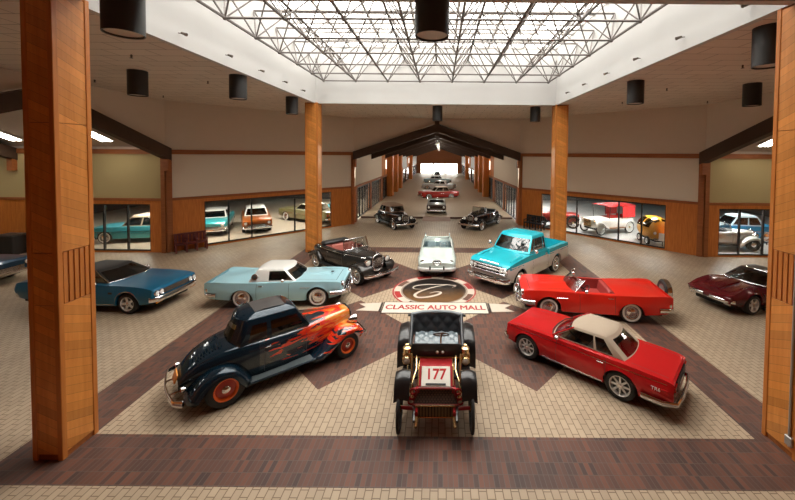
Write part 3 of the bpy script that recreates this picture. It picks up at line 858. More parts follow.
# ---- pale roadster with a small rosebud grille, seen nose-on
def rosebud_roadster(label):
    car = thing('roadster', label, 'car'); bm_ = paint('pale_silver_green', (0.60, 0.68, 0.64), .25)
    rows = [(2.32, .62, .40, .72, .52, .66, .64, .3, .70, .72),
            (2.24, .74, .36, .80, .54, .74, .72, .35, .76, .79),
            (1.95, .80, .32, .85, .56, .76, .84, .4, .83, .86),
            (1.4, .83, .27, .87, .56, .77, .89, .45, .86, .90),
            (.62, .84, .25, .87, .56, .78, .89, .62, .90, .95),
            (.48, .84, .25, .87, .56, .78, .89, .68, .90, .93),
            (-.75, .84, .25, .87, .56, .78, .86, .68, .87, .88),
            (-1.2, .84, .28, .87, .58, .78, .88, .6, .88, .90),
            (-1.9, .80, .34, .84, .58, .74, .84, .5, .80, .82),
            (-2.25, .70, .42, .76, .58, .68, .72, .4, .70, .71),
            (-2.32, .62, .44, .70, .58, .62, .66, .4, .66, .66)]
    B = Body(rows, arches=[(1.42, .39, .33), (-1.2, .39, .28)], hole=(.48, -.75), sharp=False)
    B.build('body', bm_, car); chassis(car, -2.1, 2.1, .6, .2, .45)
    wheels(car, [1.42, -1.2], .34, .18, .83, 'ww_chrome')
    tub(car, -.77, .5, .68, .88, .36, M_blueseat)
    for y in (.32, -.32): seat_bucket(car, -.3, y, .5, M_blueseat)
    slab(car, 'dashboard', (.40, 0, .82), (.18, 1.3, .14), M_blueseat, .05)
    steering(car, .16, .34, .90, .2, m=M_white)
    windscreen(car, .64, .70, .90, 1.40, .22, .10, .18, bm_, M_glass, .035, wt=.58)
    # folded-up soft top frame behind the screen
    wm = M_white
    MB().tube([(.40, .60, 1.40), (-.2, .60, 1.42), (-.62, .62, 1.22), (-.78, .68, .92)], .035, 8).build('top_rail', bm_, car, smooth=50)
    MB().tube([(.40, -.60, 1.40), (-.2, -.60, 1.42), (-.62, -.62, 1.22), (-.78, -.68, .92)], .035, 8).build('top_rail', bm_, car, smooth=50)
    for sd in (1, -1):
        MB().grid([[(x, sd*(.71-.09*f), .90+f*(zt-.9)) for f in (0, .5, 1)] for x, zt in ((.60, 1.0), (.44, 1.30), (-.2, 1.34), (-.6, 1.2))]).build('side_window', M_dglass, car, smooth=60)
        lamp(car, (2.20, sd*.63, .665), .115, ring=M_chrome, lens=mat('dark_recess_lens', (.12, .13, .13), .1), pod=.16)  # dark of the headlight recess put into the lens colour
        lamp(car, (2.24, sd*.60, .50), .05, 'parking_lamp', pod=.05)
        MB().tube([(2.43, sd*.30, .32), (2.46, sd*.30, .46), (2.43, sd*.30, .58)], [.03, .04, .025], 8).build('bumper_guard', M_black, car, smooth=60)
        lamp(car, (-2.28, sd*.6, .60), .07, 'tail_lamp', dirx=-1, lens=M_red_lens)
    bumper(car, bow_pts(2.34, .84, .42, .10, .16), 'front_bumper', (.085, .05), m=M_silver)
    bumper(car, [(-x, y, z) for x, y, z in bow_pts(2.32, .8, .44, .06, .16)], 'rear_bumper', (.07, .04))
    M = Matrix.Translation((2.30, 0, .70)) @ Matrix.Scale(.55, 4, (0, 0, 1)) @ Matrix.Rotation(-PI/2, 4, 'Z')
    o = MB().lathe([(.14, -.1), (.2, -.06), (.215, 0), (.19, .03), (.165, .02)], 24, M).build('grille', M_chrome, car, smooth=50)
    MB().lathe([(.17, .0), (0, .0)], 24, M).build('backing', M_black, o)
    MB().box((2.325, 0, .70), (.02, .28, .018), bev=.005).build('grille_bar', M_chrome, o)
    return car

# ---- turquoise and white pick-up
def pickup(label):
    car = thing('pickup_truck', label, 'truck'); tq = paint('turquoise', (0.02, 0.46, 0.56), .22); wh = paint('truck_white', (.66, .65, .60), .3)
    w = .98
    rows = [(2.36, .80, .55, .86, .75, .84, .98, .55, 1.02, 1.02),
            (2.28, .88, .46, .94, .75, .91, 1.04, .55, 1.06, 1.07),
            (2.05, .92, .42, .98, .75, .93, 1.10, .55, 1.12, 1.14),
            (1.3, .93, .38, .99, .72, .92, 1.16, .56, 1.17, 1.22),
            (.72, .92, .36, .98, .72, .91, 1.18, .70, 1.20, 1.25),
            (-.62, .92, .36, .98, .72, .91, 1.18, .76, 1.19, 1.20)]
    tone = lambda x, y, z, j: 0 if (z > .94) else 1
    F = Body(rows, arches=[(1.58, .46, .38)], n=36)
    F.build('cab_body', [tq, wh], car, colour=tone)
    rows2 = [(-.68, .94, .40, .99, .72, .97, 1.17, .84, 1.19, 1.19), (-1.6, .94, .40, .99, .72, .97, 1.16, .84, 1.18, 1.18), (-2.5, .92, .46, .98, .74, .96, 1.15, .84, 1.17, 1.17), (-2.56, .9, .48, .96, .74, .95, 1.13, .84, 1.15, 1.15)]
    Bd = Body(rows2, arches=[(-1.42, .46, .38)], n=24, hole=(-.74, -2.5))
    Bd.build('cargo_bed', [tq, wh], car, colour=lambda x, y, z, j: 1 if z < .98 else 0)
    tub(car, -2.52, -.72, .84, 1.17, .68, tq, 'bed_lining')
    for k in range(7): MB().box((-1.62, -.66+.22*k, .7), (1.76, .04, .03)).build('bed_rib', tq, car)
    chassis(car, -2.4, 2.2, .6, .3, .6)
    wheels(car, [1.58, -1.42], .375, .2, .93, 'ww_chrome')
    cabin(car, (-.62, .80, .86, .86, 1.19, 1.22), (-.56, .36, .75, .73, 1.83), tq, M_dglass, [(.06, .18), (.22, .78), (.81, .96)], zwin=(.1, .84), bow=(.16, .05), crown=.10, bulge=.015, fw=.04, bw=.12, roof_name='cab_roof')
    MB().box((-.1, 0, .85), (.5, 1.4, .2), bev=.05).build('seat', M_blackseat, car)
    steering(car, .3, .4, 1.25, .21)
    # white visor edge and grille
    MB().tube([(.53, -.5, 1.79), (.57, 0, 1.80), (.53, .5, 1.79)], .02, 6).build('visor_trim', M_chrome, car) if False else None
    MB().box((2.33, 0, .84), (.09, 1.64, .30), bev=.03).build('grille_backing', M_black, car)
    for z, ww in ((.95, .84), (.84, .80), (.72, .84)):
        MB().tube(bow_pts(2.40, ww, z, .03, .05), 1, 8, flat=(.028, .025)).build('grille_bar', M_chrome, car, smooth=50)
    MB().box((2.42, 0, .84), (.04, .9, .08), bev=.015).build('grille_badge', wh, car)
    MB().box((2.30, 0, 1.06), (.06, .9, .05), bev=.02).build('hood_lip', M_chrome, car)
    for sd in (1, -1):
        for y in (.60, .78): lamp(car, (2.37, sd*y, .85), .085)
        MB().box((2.40, sd*.70, .70), (.04, .2, .06), bev=.01).build('parking_lamp', M_lens, car)
        F.strip('side_trim', wh, car, lin(-.6, 2.2, 16), .965, .03, sides=(sd,))
        Bd.strip('side_trim', wh, car, lin(-2.5, -.7, 12), .99, .03, sides=(sd,))
        MB().box((-.45, sd*(F.y_at(-.45, 1.02)+.012), 1.04), (.14, .03, .03), bev=.008).build('door_handle', M_chrome, car)
        lamp(car, (.75, sd*1.12, 1.35), .075, 'side_mirror', dirx=-1, pod=.04)
        MB().tube([(.75, sd*.88, 1.24), (.76, sd*1.1, 1.32)], .012, 6).build('mirror_arm', M_chrome, car)
        MB().box((-2.57, sd*.82, .95), (.03, .12, .16), bev=.01).build('tail_lamp', M_red_lens, car)
        for xx in (.66, -.55):
            MB().grid([[(xx-.006, sd*(F.y_at(xx, z)+.002), z), (xx+.006, sd*(F.y_at(xx, z)+.002), z)] for z in lin(.42, 1.12, 6)]).build('door_seam', M_black, car)
        MB().tube([(2.0, sd*.76, 1.12), (1.6, sd*.76, 1.19), (1.2, sd*.74, 1.2)], [.03, .05, .03], 8, flat=(.5, 1.6)).build('hood_spear', tq, car, smooth=60)
    bumper(car, bow_pts(2.52, .98, .52, .08, .2), 'front_bumper', (.10, .05))
    for sd in (1, -1): MB().tube([(2.60, sd*.5, .4), (2.63, sd*.5, .55), (2.60, sd*.5, .66)], [.03, .045, .03], 8).build('bumper_guard', M_chrome, car, smooth=50)
    bumper(car, [(-2.68, y, .52) for y in (-.9, 0, .9)], 'rear_bumper', (.09, .04), m=wh)
    return car

# ---- 1930s shapes: hood + body + separate fenders
def upright_car(label, cat, colour, open_top=True, top_m=None, seat_m=None, L=4.9, name='convertible', kind='ww_chrome', group=None, grille_m=None, tone2=None):
    car = thing(name, label, cat, group=group)
    fx, rx = 1.52, -1.52; Rw = .37
    rows = [(1.86, .20, .50, .27, .75, .26, .98, .12, 1.05, 1.06),
            (1.70, .30, .44, .36, .75, .34, 1.0, .16, 1.07, 1.09),
            (.72, .56, .36, .62, .72, .56, 1.02, .30, 1.10, 1.13),
            (.45, .64, .34, .70, .72, .64, 1.03, .52, 1.08, 1.13),
            (-.2, .68, .32, .76, .70, .71, 1.02, .58, 1.05, 1.08),
            (-1.05, .66, .34, .76, .74, .70, 1.03, .58, 1.06, 1.09),
            (-1.5, .58, .36, .70, .76, .62, 1.0, .45, 1.05, 1.08),
            (-2.1, .44, .42, .54, .74, .46, .90, .3, .93, .95),
            (-2.42, .30, .48, .36, .66, .30, .74, .2, .75, .76)]
    B = Body(rows, sharp=False, n=34, hole=(.45, -1.05) if open_top else None, flange=.2)
    B.build('body', colour, car); chassis(car, -2.1, 1.85, .5, .28, .5)
    wheels(car, [fx, rx], Rw, .17, .78, kind)
    for sd in (1, -1):
        fender(car, [(2.02, .42), (2.0, .66), (1.72, .80), (1.38, .80), (1.0, .62), (.72, .38), (.6, .34)], .34, .84, colour, 'front_fender', .10, .07, sd)
        fender(car, [(-1.0, .34), (-1.12, .56), (-1.38, .78), (-1.7, .78), (-2.0, .60), (-2.16, .42)], .5, .84, colour, 'rear_fender', .10, .08, sd)
        MB().box((-.2, sd*.74, .335), (1.75, .26, .05), bev=.015).build('running_board', M_black, car)
        lamp(car, (1.86, sd*.46, .86), .115, pod=.2)
        lamp(car, (-2.1, sd*.6, .62), .05, 'tail_lamp', dirx=-1, lens=M_red_lens)
        MB().box((-.55, sd*(B.y_at(-.55, .9)+.015), .9), (.13, .03, .022), bev=.006).build('door_handle', M_chrome, car)
        for xx in (.42, -.62):
            MB().grid([[(xx-.006, sd*(B.y_at(xx, z)+.002), z), (xx+.006, sd*(B.y_at(xx, z)+.002), z)] for z in lin(.42, .98, 6)]).build('door_seam', M_black, car)
        B.strip('belt_trim', M_chrome, car, lin(-1.4, 1.6, 18), .98, .014, sides=(sd,), off=.003)
    # radiator shell
    g = MB(); gm = grille_m or M_chrome
    ol = [(.0, .46), (.16, .5), (.24, .7), (.25, .95), (.19, 1.06), (0, 1.12)]
    pts = [(1.90-.05*abs(z-.8), y, z) for y, z in ol]+[(1.90-.05*abs(z-.8), -y, z) for y, z in ol[-2:0:-1]]
    g.tube(pts, .028, 8, closed=True)
    o = g.build('grille_shell', M_chrome, car, smooth=50)
    for k in range(9):
        y = -.2+.05*k; MB().tube([(1.90+.04*(1-(y/.25)**2), y, .52), (1.93+.04*(1-(y/.25)**2), y, 1.02-abs(y)*.3)], .009, 5).build('grille_bar', gm, o)
    MB().lathe([(.0, 0), (.03, .02), (.02, .07), (0, .09)], 10, Matrix.Translation((1.8, 0, 1.1)) @ Matrix.Rotation(PI/2, 4, 'X')).build('hood_ornament', M_chrome, car, smooth=50)
    bumper(car, bow_pts(2.22, .86, .46, .10, .08), 'front_bumper', (.065, .03))
    bumper(car, [(-x, y, z) for x, y, z in bow_pts(2.38, .8, .46, .08, .08)], 'rear_bumper', (.065, .03))
    for sd in (1, -1): MB().tube([(2.28, sd*.24, .38), (2.31, sd*.24, .47), (2.29, sd*.24, .56)], .03, 8).build('bumper_guard', M_chrome, car, smooth=50)
    sm = seat_m or M_darkred
    if open_top:
        tub(car, -1.07, .47, .58, 1.06, .42, sm)
        seat_bench(car, -.25, .52, .68, sm, h=.45, depth=.5)
        steering(car, .18, .32, 1.08, .2)
        slab(car, 'dashboard', (.38, 0, 1.0), (.16, 1.1, .16), M_black, .04)
        windscreen(car, .46, .60, 1.10, 1.50, .12, .05, .02, M_chrome, mat('screen_glass', (.5, .55, .55), .1) if False else M_glass, .024, mid=True, wt=.56)
        MB().box((-1.2, 0, 1.12), (.42, 1.24, .14), bev=.06).build('folded_top', top_m or M_black, car, smooth=50)
    else:
        cabin(car, (-1.55, .52, .64, .62, 1.04, 1.10), (-1.15, .30, .56, .55, 1.60), top_m or colour, M_dglass, [(.06, .26), (.3, .6), (.64, .95)], zwin=(.1, .8), bow=(.08, .14), crown=.09, bulge=.02)
        MB().box((-.5, 0, .6), (1.2, 1.0, .3), bev=.05).build('seat', sm, car)
    return car

# ---- flamed hot rod
def flame_material(name, off):
    m, N, L, b = new_mat(name)
    b.inputs['Roughness'].default_value = .15; b.inputs['Coat Weight'].default_value = 1; b.inputs['Metallic'].default_value = .1
    tc = N.new('ShaderNodeTexCoord'); sx = N.new('ShaderNodeSeparateXYZ'); L.new(tc.outputs['Object'], sx.inputs[0])
    def mth(op, a, c, d=None):
        n = N.new('ShaderNodeMath'); n.operation = op
        for i, v in enumerate((a, c, d)):
            if v is None: continue
            if isinstance(v, (int, float)): n.inputs[i].default_value = v
            else: L.new(v, n.inputs[i])
        return n.outputs[0]
    mp = N.new('ShaderNodeMapping'); mp.inputs['Scale'].default_value = (1.1, 2.0, 9.0); mp.inputs['Rotation'].default_value = (0, .12, 0)
    L.new(tc.outputs['Object'], mp.inputs['Vector'])
    nz = N.new('ShaderNodeTexNoise'); nz.inputs['Scale'].default_value = 1.5; nz.inputs['Detail'].default_value = 3; nz.inputs['Distortion'].default_value = .6
    L.new(mp.outputs[0], nz.inputs['Vector'])
    # how deep inside the flame: grows towards the nose, licks streak backwards
    f = mth('MULTIPLY_ADD', sx.outputs[0], .40, off)
    f = mth('ADD', f, mth('MULTIPLY', mth('SUBTRACT', nz.outputs['Fac'], .5), 2.6))
    zc = mth('ABSOLUTE', mth('SUBTRACT', sx.outputs[2], .88), 0)
    f = mth('SUBTRACT', f, mth('MULTIPLY', zc, .95))
    rp = N.new('ShaderNodeValToRGB'); e = rp.color_ramp.elements
    e[0].position = .17; e[0].color = (.006, .019, .032, 1); e[1].position = .2; e[1].color = (.75, .09, .008, 1)
    for p, c in ((.28, (.60, .02, .012, 1)), (.50, (.70, .03, .012, 1)), (.62, (.80, .14, .012, 1)), (.85, (.72, .28, .04, 1)), (1.0, (.68, .36, .12, 1))):
        q = e.new(p); q.color = c
    L.new(f, rp.inputs['Fac']); L.new(rp.outputs['Color'], b.inputs['Base Color'])
    return m

def hot_rod(label):
    car = thing('hot_rod_coupe', label, 'car')
    navy = paint('midnight_blue', (0.006, 0.019, 0.032), .14, .35); fl = flame_material('flame_paint', .20); fl2 = flame_material('fender_flame_paint', -.02)
    grey = mat('ribbed_grey_rubber', (.16, .19, .2), .5)
    rows = [(1.72, .20, .46, .25, .75, .24, .98, .12, 1.04, 1.05),
            (1.62, .24, .42, .29, .74, .28, 1.0, .14, 1.06, 1.07),
            (.72, .50, .34, .56, .70, .50, 1.02, .26, 1.09, 1.11),
            (.45, .58, .32, .63, .70, .58, 1.04, .40, 1.09, 1.13),
            (-.3, .64, .30, .71, .70, .66, 1.06, .50, 1.10, 1.12),
            (-.95, .63, .32, .71, .74, .65, 1.06, .50, 1.12, 1.15),
            (-1.35, .58, .36, .66, .76, .60, 1.02, .44, 1.10, 1.13),
            (-1.85, .46, .40, .52, .70, .48, .86, .34, .94, .97),
            (-2.12, .36, .42, .40, .60, .36, .68, .26, .72, .74),
            (-2.2, .30, .44, .34, .54, .3, .58, .2, .6, .6)]
    B = Body(rows, sharp=False, n=40, flange=.2)
    B.build('body', [navy, fl], car, colour=lambda x, y, z, j: 1 if (x > -.75 and z > .45) else 0)
    chassis(car, -1.9, 1.65, .48, .25, .45)
    cabin(car, (-1.12, .46, .62, .60, 1.08, 1.10), (-.92, .14, .53, .51, 1.58), navy, M_dglass, [(.10, .36), (.43, .93)], zwin=(.10, .78), bow=(.06, .20), crown=.13, bulge=.05, bw=.24)
    # padded roof insert
    rows_ = [[(x, y, 1.716-.13*(x+.4)**2-.13*y*y+.004) for y in lin(-.34, .34, 6)] for x in lin(-.74, -.06, 6)]
    MB().grid(rows_).build('roof_insert', mat('roof_insert_grey', (.055, .05, .048), .45), car, smooth=60)
    MB().box((-.4, 0, .55), (.9, 1.0, .4), bev=.05).build('seat', M_blackseat, car)
    # deck louvres
    for sd in (1, -1):
        for k in range(9):
            x = -1.42-.055*k
            MB().box((x, sd*.22, B.z_top(x, .22)+.004), (.02, .24, .02), bev=.008).build('deck_louvre', navy, car)
    wheels(car, [(1.38, .33), (-1.42, .385)], .385, .24, .86, 'hot')
    for sd in (1, -1):
        fender(car, [(1.92, .44), (1.86, .64), (1.60, .78), (1.25, .76), (.95, .56), (.65, .38), (.42, .31)], .26, .88, fl2, 'front_fender', .10, .05, sd)
        fender(car, [(-.86, .32), (-.98, .50), (-1.22, .78), (-1.55, .84), (-1.85, .70), (-2.05, .46), (-2.12, .34)], .42, .92, navy, 'rear_fender', .12, .06, sd)
        o = MB().box((-.25, sd*.73, .315), (1.5, .30, .05), bev=.015).build('running_board', navy, car)
        rb = MB()
        for k in range(6): rb.box((-.25, sd*(.63+.042*k), .345), (1.4, .022, .014))
        rb.build('tread_ribs', grey, o)
        lamp(car, (1.72, sd*.50, .84), .105, pod=.18)
        lamp(car, (-2.12, sd*.56, .56), .055, 'tail_lamp', dirx=-1, lens=M_red_lens, pod=.06)
        MB().box((-.55, sd*(B.y_at(-.55, .95)+.015), .95), (.12, .03, .02), bev=.006).build('door_handle', M_chrome, car)
        for xx in (.36, -.62):
            MB().grid([[(xx-.005, sd*(B.y_at(xx, z)+.002), z), (xx+.005, sd*(B.y_at(xx, z)+.002), z)] for z in lin(.38, 1.02, 7)]).build('door_seam', M_black, car)
    # grille
    ol = [(.0, .40), (.13, .44), (.21, .62), (.25, .92), (.2, 1.02), (0, 1.07)]
    pts = [(1.80-.12*(z-.4), y, z) for y, z in ol]+[(1.80-.12*(z-.4), -y, z) for y, z in ol[-2:0:-1]]
    o = MB().tube(pts, .024, 8, closed=True).build('grille_shell', navy, car, smooth=50)
    for k in range(9):
        y = -.18+.045*k; MB().tube([(1.82, y*.7, .46), (1.76, y, 1.0-abs(y)*.3)], .009, 5).build('grille_bar', M_chrome, o)
    MB().box((1.74, 0, .74), (.04, .36, .5)).build('backing', M_black, o)
    bumper(car, bow_pts(1.98, .80, .42, .10, .06), 'front_bumper', (.05, .03))
    bumper(car, [(-x, y, z) for x, y, z in bow_pts(2.26, .84, .40, .12, .10)], 'rear_bumper', (.07, .03))
    for sd in (1, -1): MB().tube([(-2.1, sd*.3, .42), (-2.35, sd*.3, .4)], .02, 6).build('bumper_iron', M_chrome, car)
    o = MB().box((-2.22, -.02, .62), (.03, .34, .17), bev=.005, M=Matrix.Rotation(.35, 4, 'Y')).build('licence_plate', mat('orange_plate', (.75, .28, .05), .5), car)
    return car

# ---- brass-era runabout, nose to the camera
def brass_car(label):
    car = thing('brass_era_runabout', label, 'car')
    red = paint('runabout_red', (.36, .012, .015), .3); blk = paint('coach_black', (.014, .012, .012), .3); cream = paint('cream_plate', (.78, .74, .66), .4)
    leather = mat('tufted_black_leather', (.02, .022, .026), .4)
    wheels(car, [1.0, -1.05], .43, .065, .74, 'spoke_black_brass')
    for sd in (1, -1):
        # frame rail, springs
        MB().tube([(1.28, sd*.36, .50), (.6, sd*.38, .50), (-1.3, sd*.40, .52)], .04, 8, flat=(1.3, .8)).build('frame_rail', red, car, smooth=50)
        MB().tube([(1.38, sd*.40, .44), (1.0, sd*.42, .50), (.6, sd*.42, .42)], .028, 6).build('leaf_spring', blk, car)
        MB().tube([(-.6, sd*.44, .46), (-1.05, sd*.46, .54), (-1.5, sd*.44, .46)], .028, 6).build('leaf_spring', blk, car)
        MB().tube([(1.34, sd*.35, .50), (1.45, sd*.36, .42), (1.38, sd*.37, .34)], .03, 8).build('dumb_iron', M_brass, car)
        # fenders: flat flared mudguards
        def guard(path, y0, y1, nm):
            rows = []
            for (x, z) in curve2(path, [4]*(len(path)-1)): rows.append([(x, sd*y0, z-.03), (x, sd*(y0+y1)/2, z), (x, sd*y1, z-.06), (x, sd*y1, z-.08), (x, sd*(y0+y1)/2, z-.02), (x, sd*y0, z-.05)])
            return MB().grid(rows, closed=True, cap=True).build(nm, blk, car, smooth=50)
        guard([(1.26, .78), (1.08, 1.05), (.82, 1.10), (.55, .80), (.35, .42)], .50, .80, 'front_fender')
        guard([(-.28, .50), (-.36, .92), (-.60, 1.10), (-1.05, 1.12), (-1.4, .98), (-1.6, .66)], .60, .92, 'rear_fender')
        MB().box((-.1, sd*.66, .40), (.95, .26, .035), bev=.01).build('running_board', blk, car)
        # carriage lamps on the dash, brass stays down to the axle
        o = MB().box((.40, sd*.62, 1.08), (.18, .19, .24), bev=.04).build('side_lamp', M_brass, car, smooth=40)
        MB().lathe([(.08, 0), (.09, .10), (.04, .13), (.04, .17), (.0, .18)], 14, Matrix.Translation((.40, sd*.62, 1.2)) @ Matrix.Rotation(PI/2, 4, 'X')).build('chimney', M_brass, o, smooth=40)
        lamp(car, (.50, sd*.62, 1.08), .075, 'side_lamp_lens', dirx=1, ring=M_brass)
        MB().tube([(.40, sd*.52, 1.16), (.62, sd*.50, .95), (.95, sd*.46, .56)], .022, 6).build('lamp_stay', M_brass, car, smooth=50)
        MB().tube([(.36, sd*.42, 1.10), (.66, sd*.40, .98), (.98, sd*.50, .80)], .018, 6).build('lamp_bracket', M_brass, car)
        lamp(car, (1.0, sd*.56, .72), .07, 'headlight', ring=M_brass, pod=.12)
        # seat arms
        MB().prism([(-.12, .98), (.0, 1.10), (-.25, 1.22), (-.62, 1.30), (-.86, 1.38), (-.86, .98)], sd*.56, sd*.62).build('seat_side', blk, car, smooth=30)
        MB().tube([(.02, sd*.59, 1.12), (-.25, sd*.59, 1.24), (-.62, sd*.60, 1.32), (-.88, sd*.62, 1.42)], .04, 8).build('armrest', leather, car, smooth=50)
    MB().tube([(1.0, -.74, .43), (1.0, -.3, .40), (1.0, .3, .40), (1.0, .74, .43)], .035, 8).build('front_axle', red, car, smooth=50)
    MB().tube([(-1.05, -.74, .43), (-1.05, .74, .43)], .05, 8).build('rear_axle', blk, car, smooth=50)
    # body: low red bonnet with sloping nose
    MB().prism([(.92, .54), (.92, .80), (.62, 1.02), (.34, 1.06), (.30, 1.06), (.30, .54)], -.34, .34).build('bonnet', red, car)
    for sd in (1, -1): MB().tube([(.90, sd*.35, .80), (.62, sd*.35, 1.02), (.36, sd*.35, 1.06)], .018, 6).build('bonnet_bead', M_brass, car)
    # dark honeycomb core on the nose (trapezoid)
    MB().add([(1.08, -.42, .56), (1.08, .42, .56), (.98, .32, .80), (.98, -.32, .80), (.92, -.42, .56), (.92, .42, .56), (.90, .32, .80), (.90, -.32, .80)],
             [(0, 1, 2, 3), (4, 7, 6, 5), (0, 4, 5, 1), (3, 2, 6, 7), (1, 5, 6, 2), (0, 3, 7, 4)]).build('radiator_core', tiles('radiator_honeycomb', (.05, .03, .025), (.03, .02, .018), (.12, .07, .05), .03, .03, .004), car)
    MB().tube([(1.0, -.34, .81), (1.0, .34, .81), (1.10, .45, .55), (1.10, -.45, .55)], .022, 6, closed=True).build('radiator_frame', mat('dark_red_frame', (.2, .02, .015), .4), car)
    for sd in (1, -1):
        for k in range(3):
            c = (1.02, sd*(.44+.02*k), .76-.10*k); r = .055
            MB().tube([(c[0], c[1]+r*math.cos(a), c[2]+r*math.sin(a)) for a in lin(0, 2*PI*15/16, 15)], .018, 6, closed=True).build('scroll_trim', red, car)
        MB().box((.98, sd*.36, .68), (.06, .08, .26)).build('bonnet_side', red, car)
    # white race-number plate sloping on the bonnet
    M = Matrix.Translation((.80, 0, .925)) @ Matrix.Rotation(math.atan2(.22, .30), 4, 'Y')
    o = MB().box((0, 0, 0), (.38, .58, .02), bev=.006).build('number_plate', cream, car); o.matrix_local = M
    rm = paint('number_red', (.5, .02, .02), .4)
    text_mesh('painted_digits', '177', .28, rm, o, (-.03, 0, .013), (0, 0, PI/2), .002, .006)
    MB().box((.15, 0, .014), (.035, .4, .012)).build('plate_bar', M_black, o)
    # mesh step below the axle
    o = MB().box((1.14, 0, .47), (.04, .74, .22), bev=.01).build('front_step', tiles('step_mesh', (.03, .025, .02), (.025, .02, .015), (.16, .12, .06), .08, .03, .006), car)
    MB().tube([(1.17, -.38, .36), (1.17, .38, .36), (1.17, .38, .58), (1.17, -.38, .58)], .016, 6, closed=True).build('step_frame', M_brass, o)
    # dash, floor, seat box
    MB().box((.33, 0, 1.14), (.05, 1.08, .40), bev=.015).build('dashboard', blk, car)
    MB().tube([(.37, -.56, 1.07), (.38, 0, 1.07), (.37, .56, 1.07)], .018, 6).build('dash_rail', M_brass, car)
    for y in (.02, .14): lamp(car, (.36, y, 1.2), .035, 'gauge', ring=M_brass)
    MB().box((0, 0, .60), (.7, 1.0, .06)).build('floorboard', blk, car)
    MB().box((-.45, 0, .82), (.72, 1.06, .36), bev=.02).build('seat_box', blk, car)
    MB().box((-.9, 0, .75), (.9, .9, .34), bev=.05).build('rear_deck', blk, car)
    c = MB(); rows = []
    for i in range(9):
        for j in range(12): pass
    for i in range(25):
        x = -.72+.62*i/24; row = []
        for j in range(49):
            y = -.50+1.0*j/48
            u = (x/.12+y/.12); v = (x/.12-y/.12)
            row.append((x, y, 1.05+.035*abs(math.sin(PI*u/2)*math.sin(PI*v/2))+.05*(1-((x+.41)/.31)**2)))
        rows.append(row)
    MB().grid(rows).build('seat_cushion', mat('tufted_seat_leather', (.16, .2, .22), .3, coat=.5), car, smooth=70)
    rows = []
    for i in range(25):
        z = 1.03+.40*i/24; row = []
        for j in range(49):
            y = (-.56+1.12*j/48)*(1+.12*i/24)
            u = (z/.14+y/.14); v = (z/.14-y/.14)
            row.append((-.74-.18*i/24+.06*(y/.60)**2+.03*abs(math.sin(PI*u/2)*math.sin(PI*v/2)), y, z))
        rows.append(row)
    MB().grid(rows).build('seat_backrest', leather, car, smooth=70)
    MB().prism([(-.79, .95), (-.95, 1.43), (-.99, 1.43), (-.86, .95)], -.62, .62).build('seat_back_panel', blk, car)
    MB().tube([(-.88, -.64, 1.41), (-.95, -.35, 1.44), (-.96, 0, 1.455), (-.95, .35, 1.44), (-.88, .64, 1.41)], .05, 10).build('back_roll', mat('grey_leather', (.25, .28, .3), .5), car, smooth=50)
    for sd in (1, -1): MB().tube([(-.92, sd*.60, 1.38), (-.92, sd*.72, 1.38)], .03, 8).build('top_bracket', M_black, car)
    # steering column right of centre in the car's own frame
    MB().tube([(.45, .0+.08, .80), (-.10, .08, 1.22)], .018, 8).build('steering_column', M_brass, car, smooth=50) if False else None
    o = MB().tube([(.42, .10, .92), (.06, .10, 1.40)], .018, 8).build('steering_column', M_brass, car, smooth=50)
    M = Matrix.Translation((.06, .10, 1.40)) @ Matrix.Rotation(-.64, 4, 'Y')
    w = MB().tube([M @ Vector((.17*math.cos(a), .17*math.sin(a), 0)) for a in lin(0, 2*PI*23/24, 23)], .013, 6, closed=True)
    for a in (.5, 2.6, 4.7): w.tube([M @ Vector((0, 0, 0)), M @ Vector((.17*math.cos(a), .17*math.sin(a), 0))], .009, 5)
    w.build('steering_wheel', mat('dark_wood_wheel', (.08, .04, .02), .35), car, smooth=50)
    for z, x in ((.9, .52), (.78, .52)): pass
    MB().tube([(.2, -.62, .55), (.1, -.62, 1.15)], .014, 6).build('hand_lever', M_brass, car)
    return car

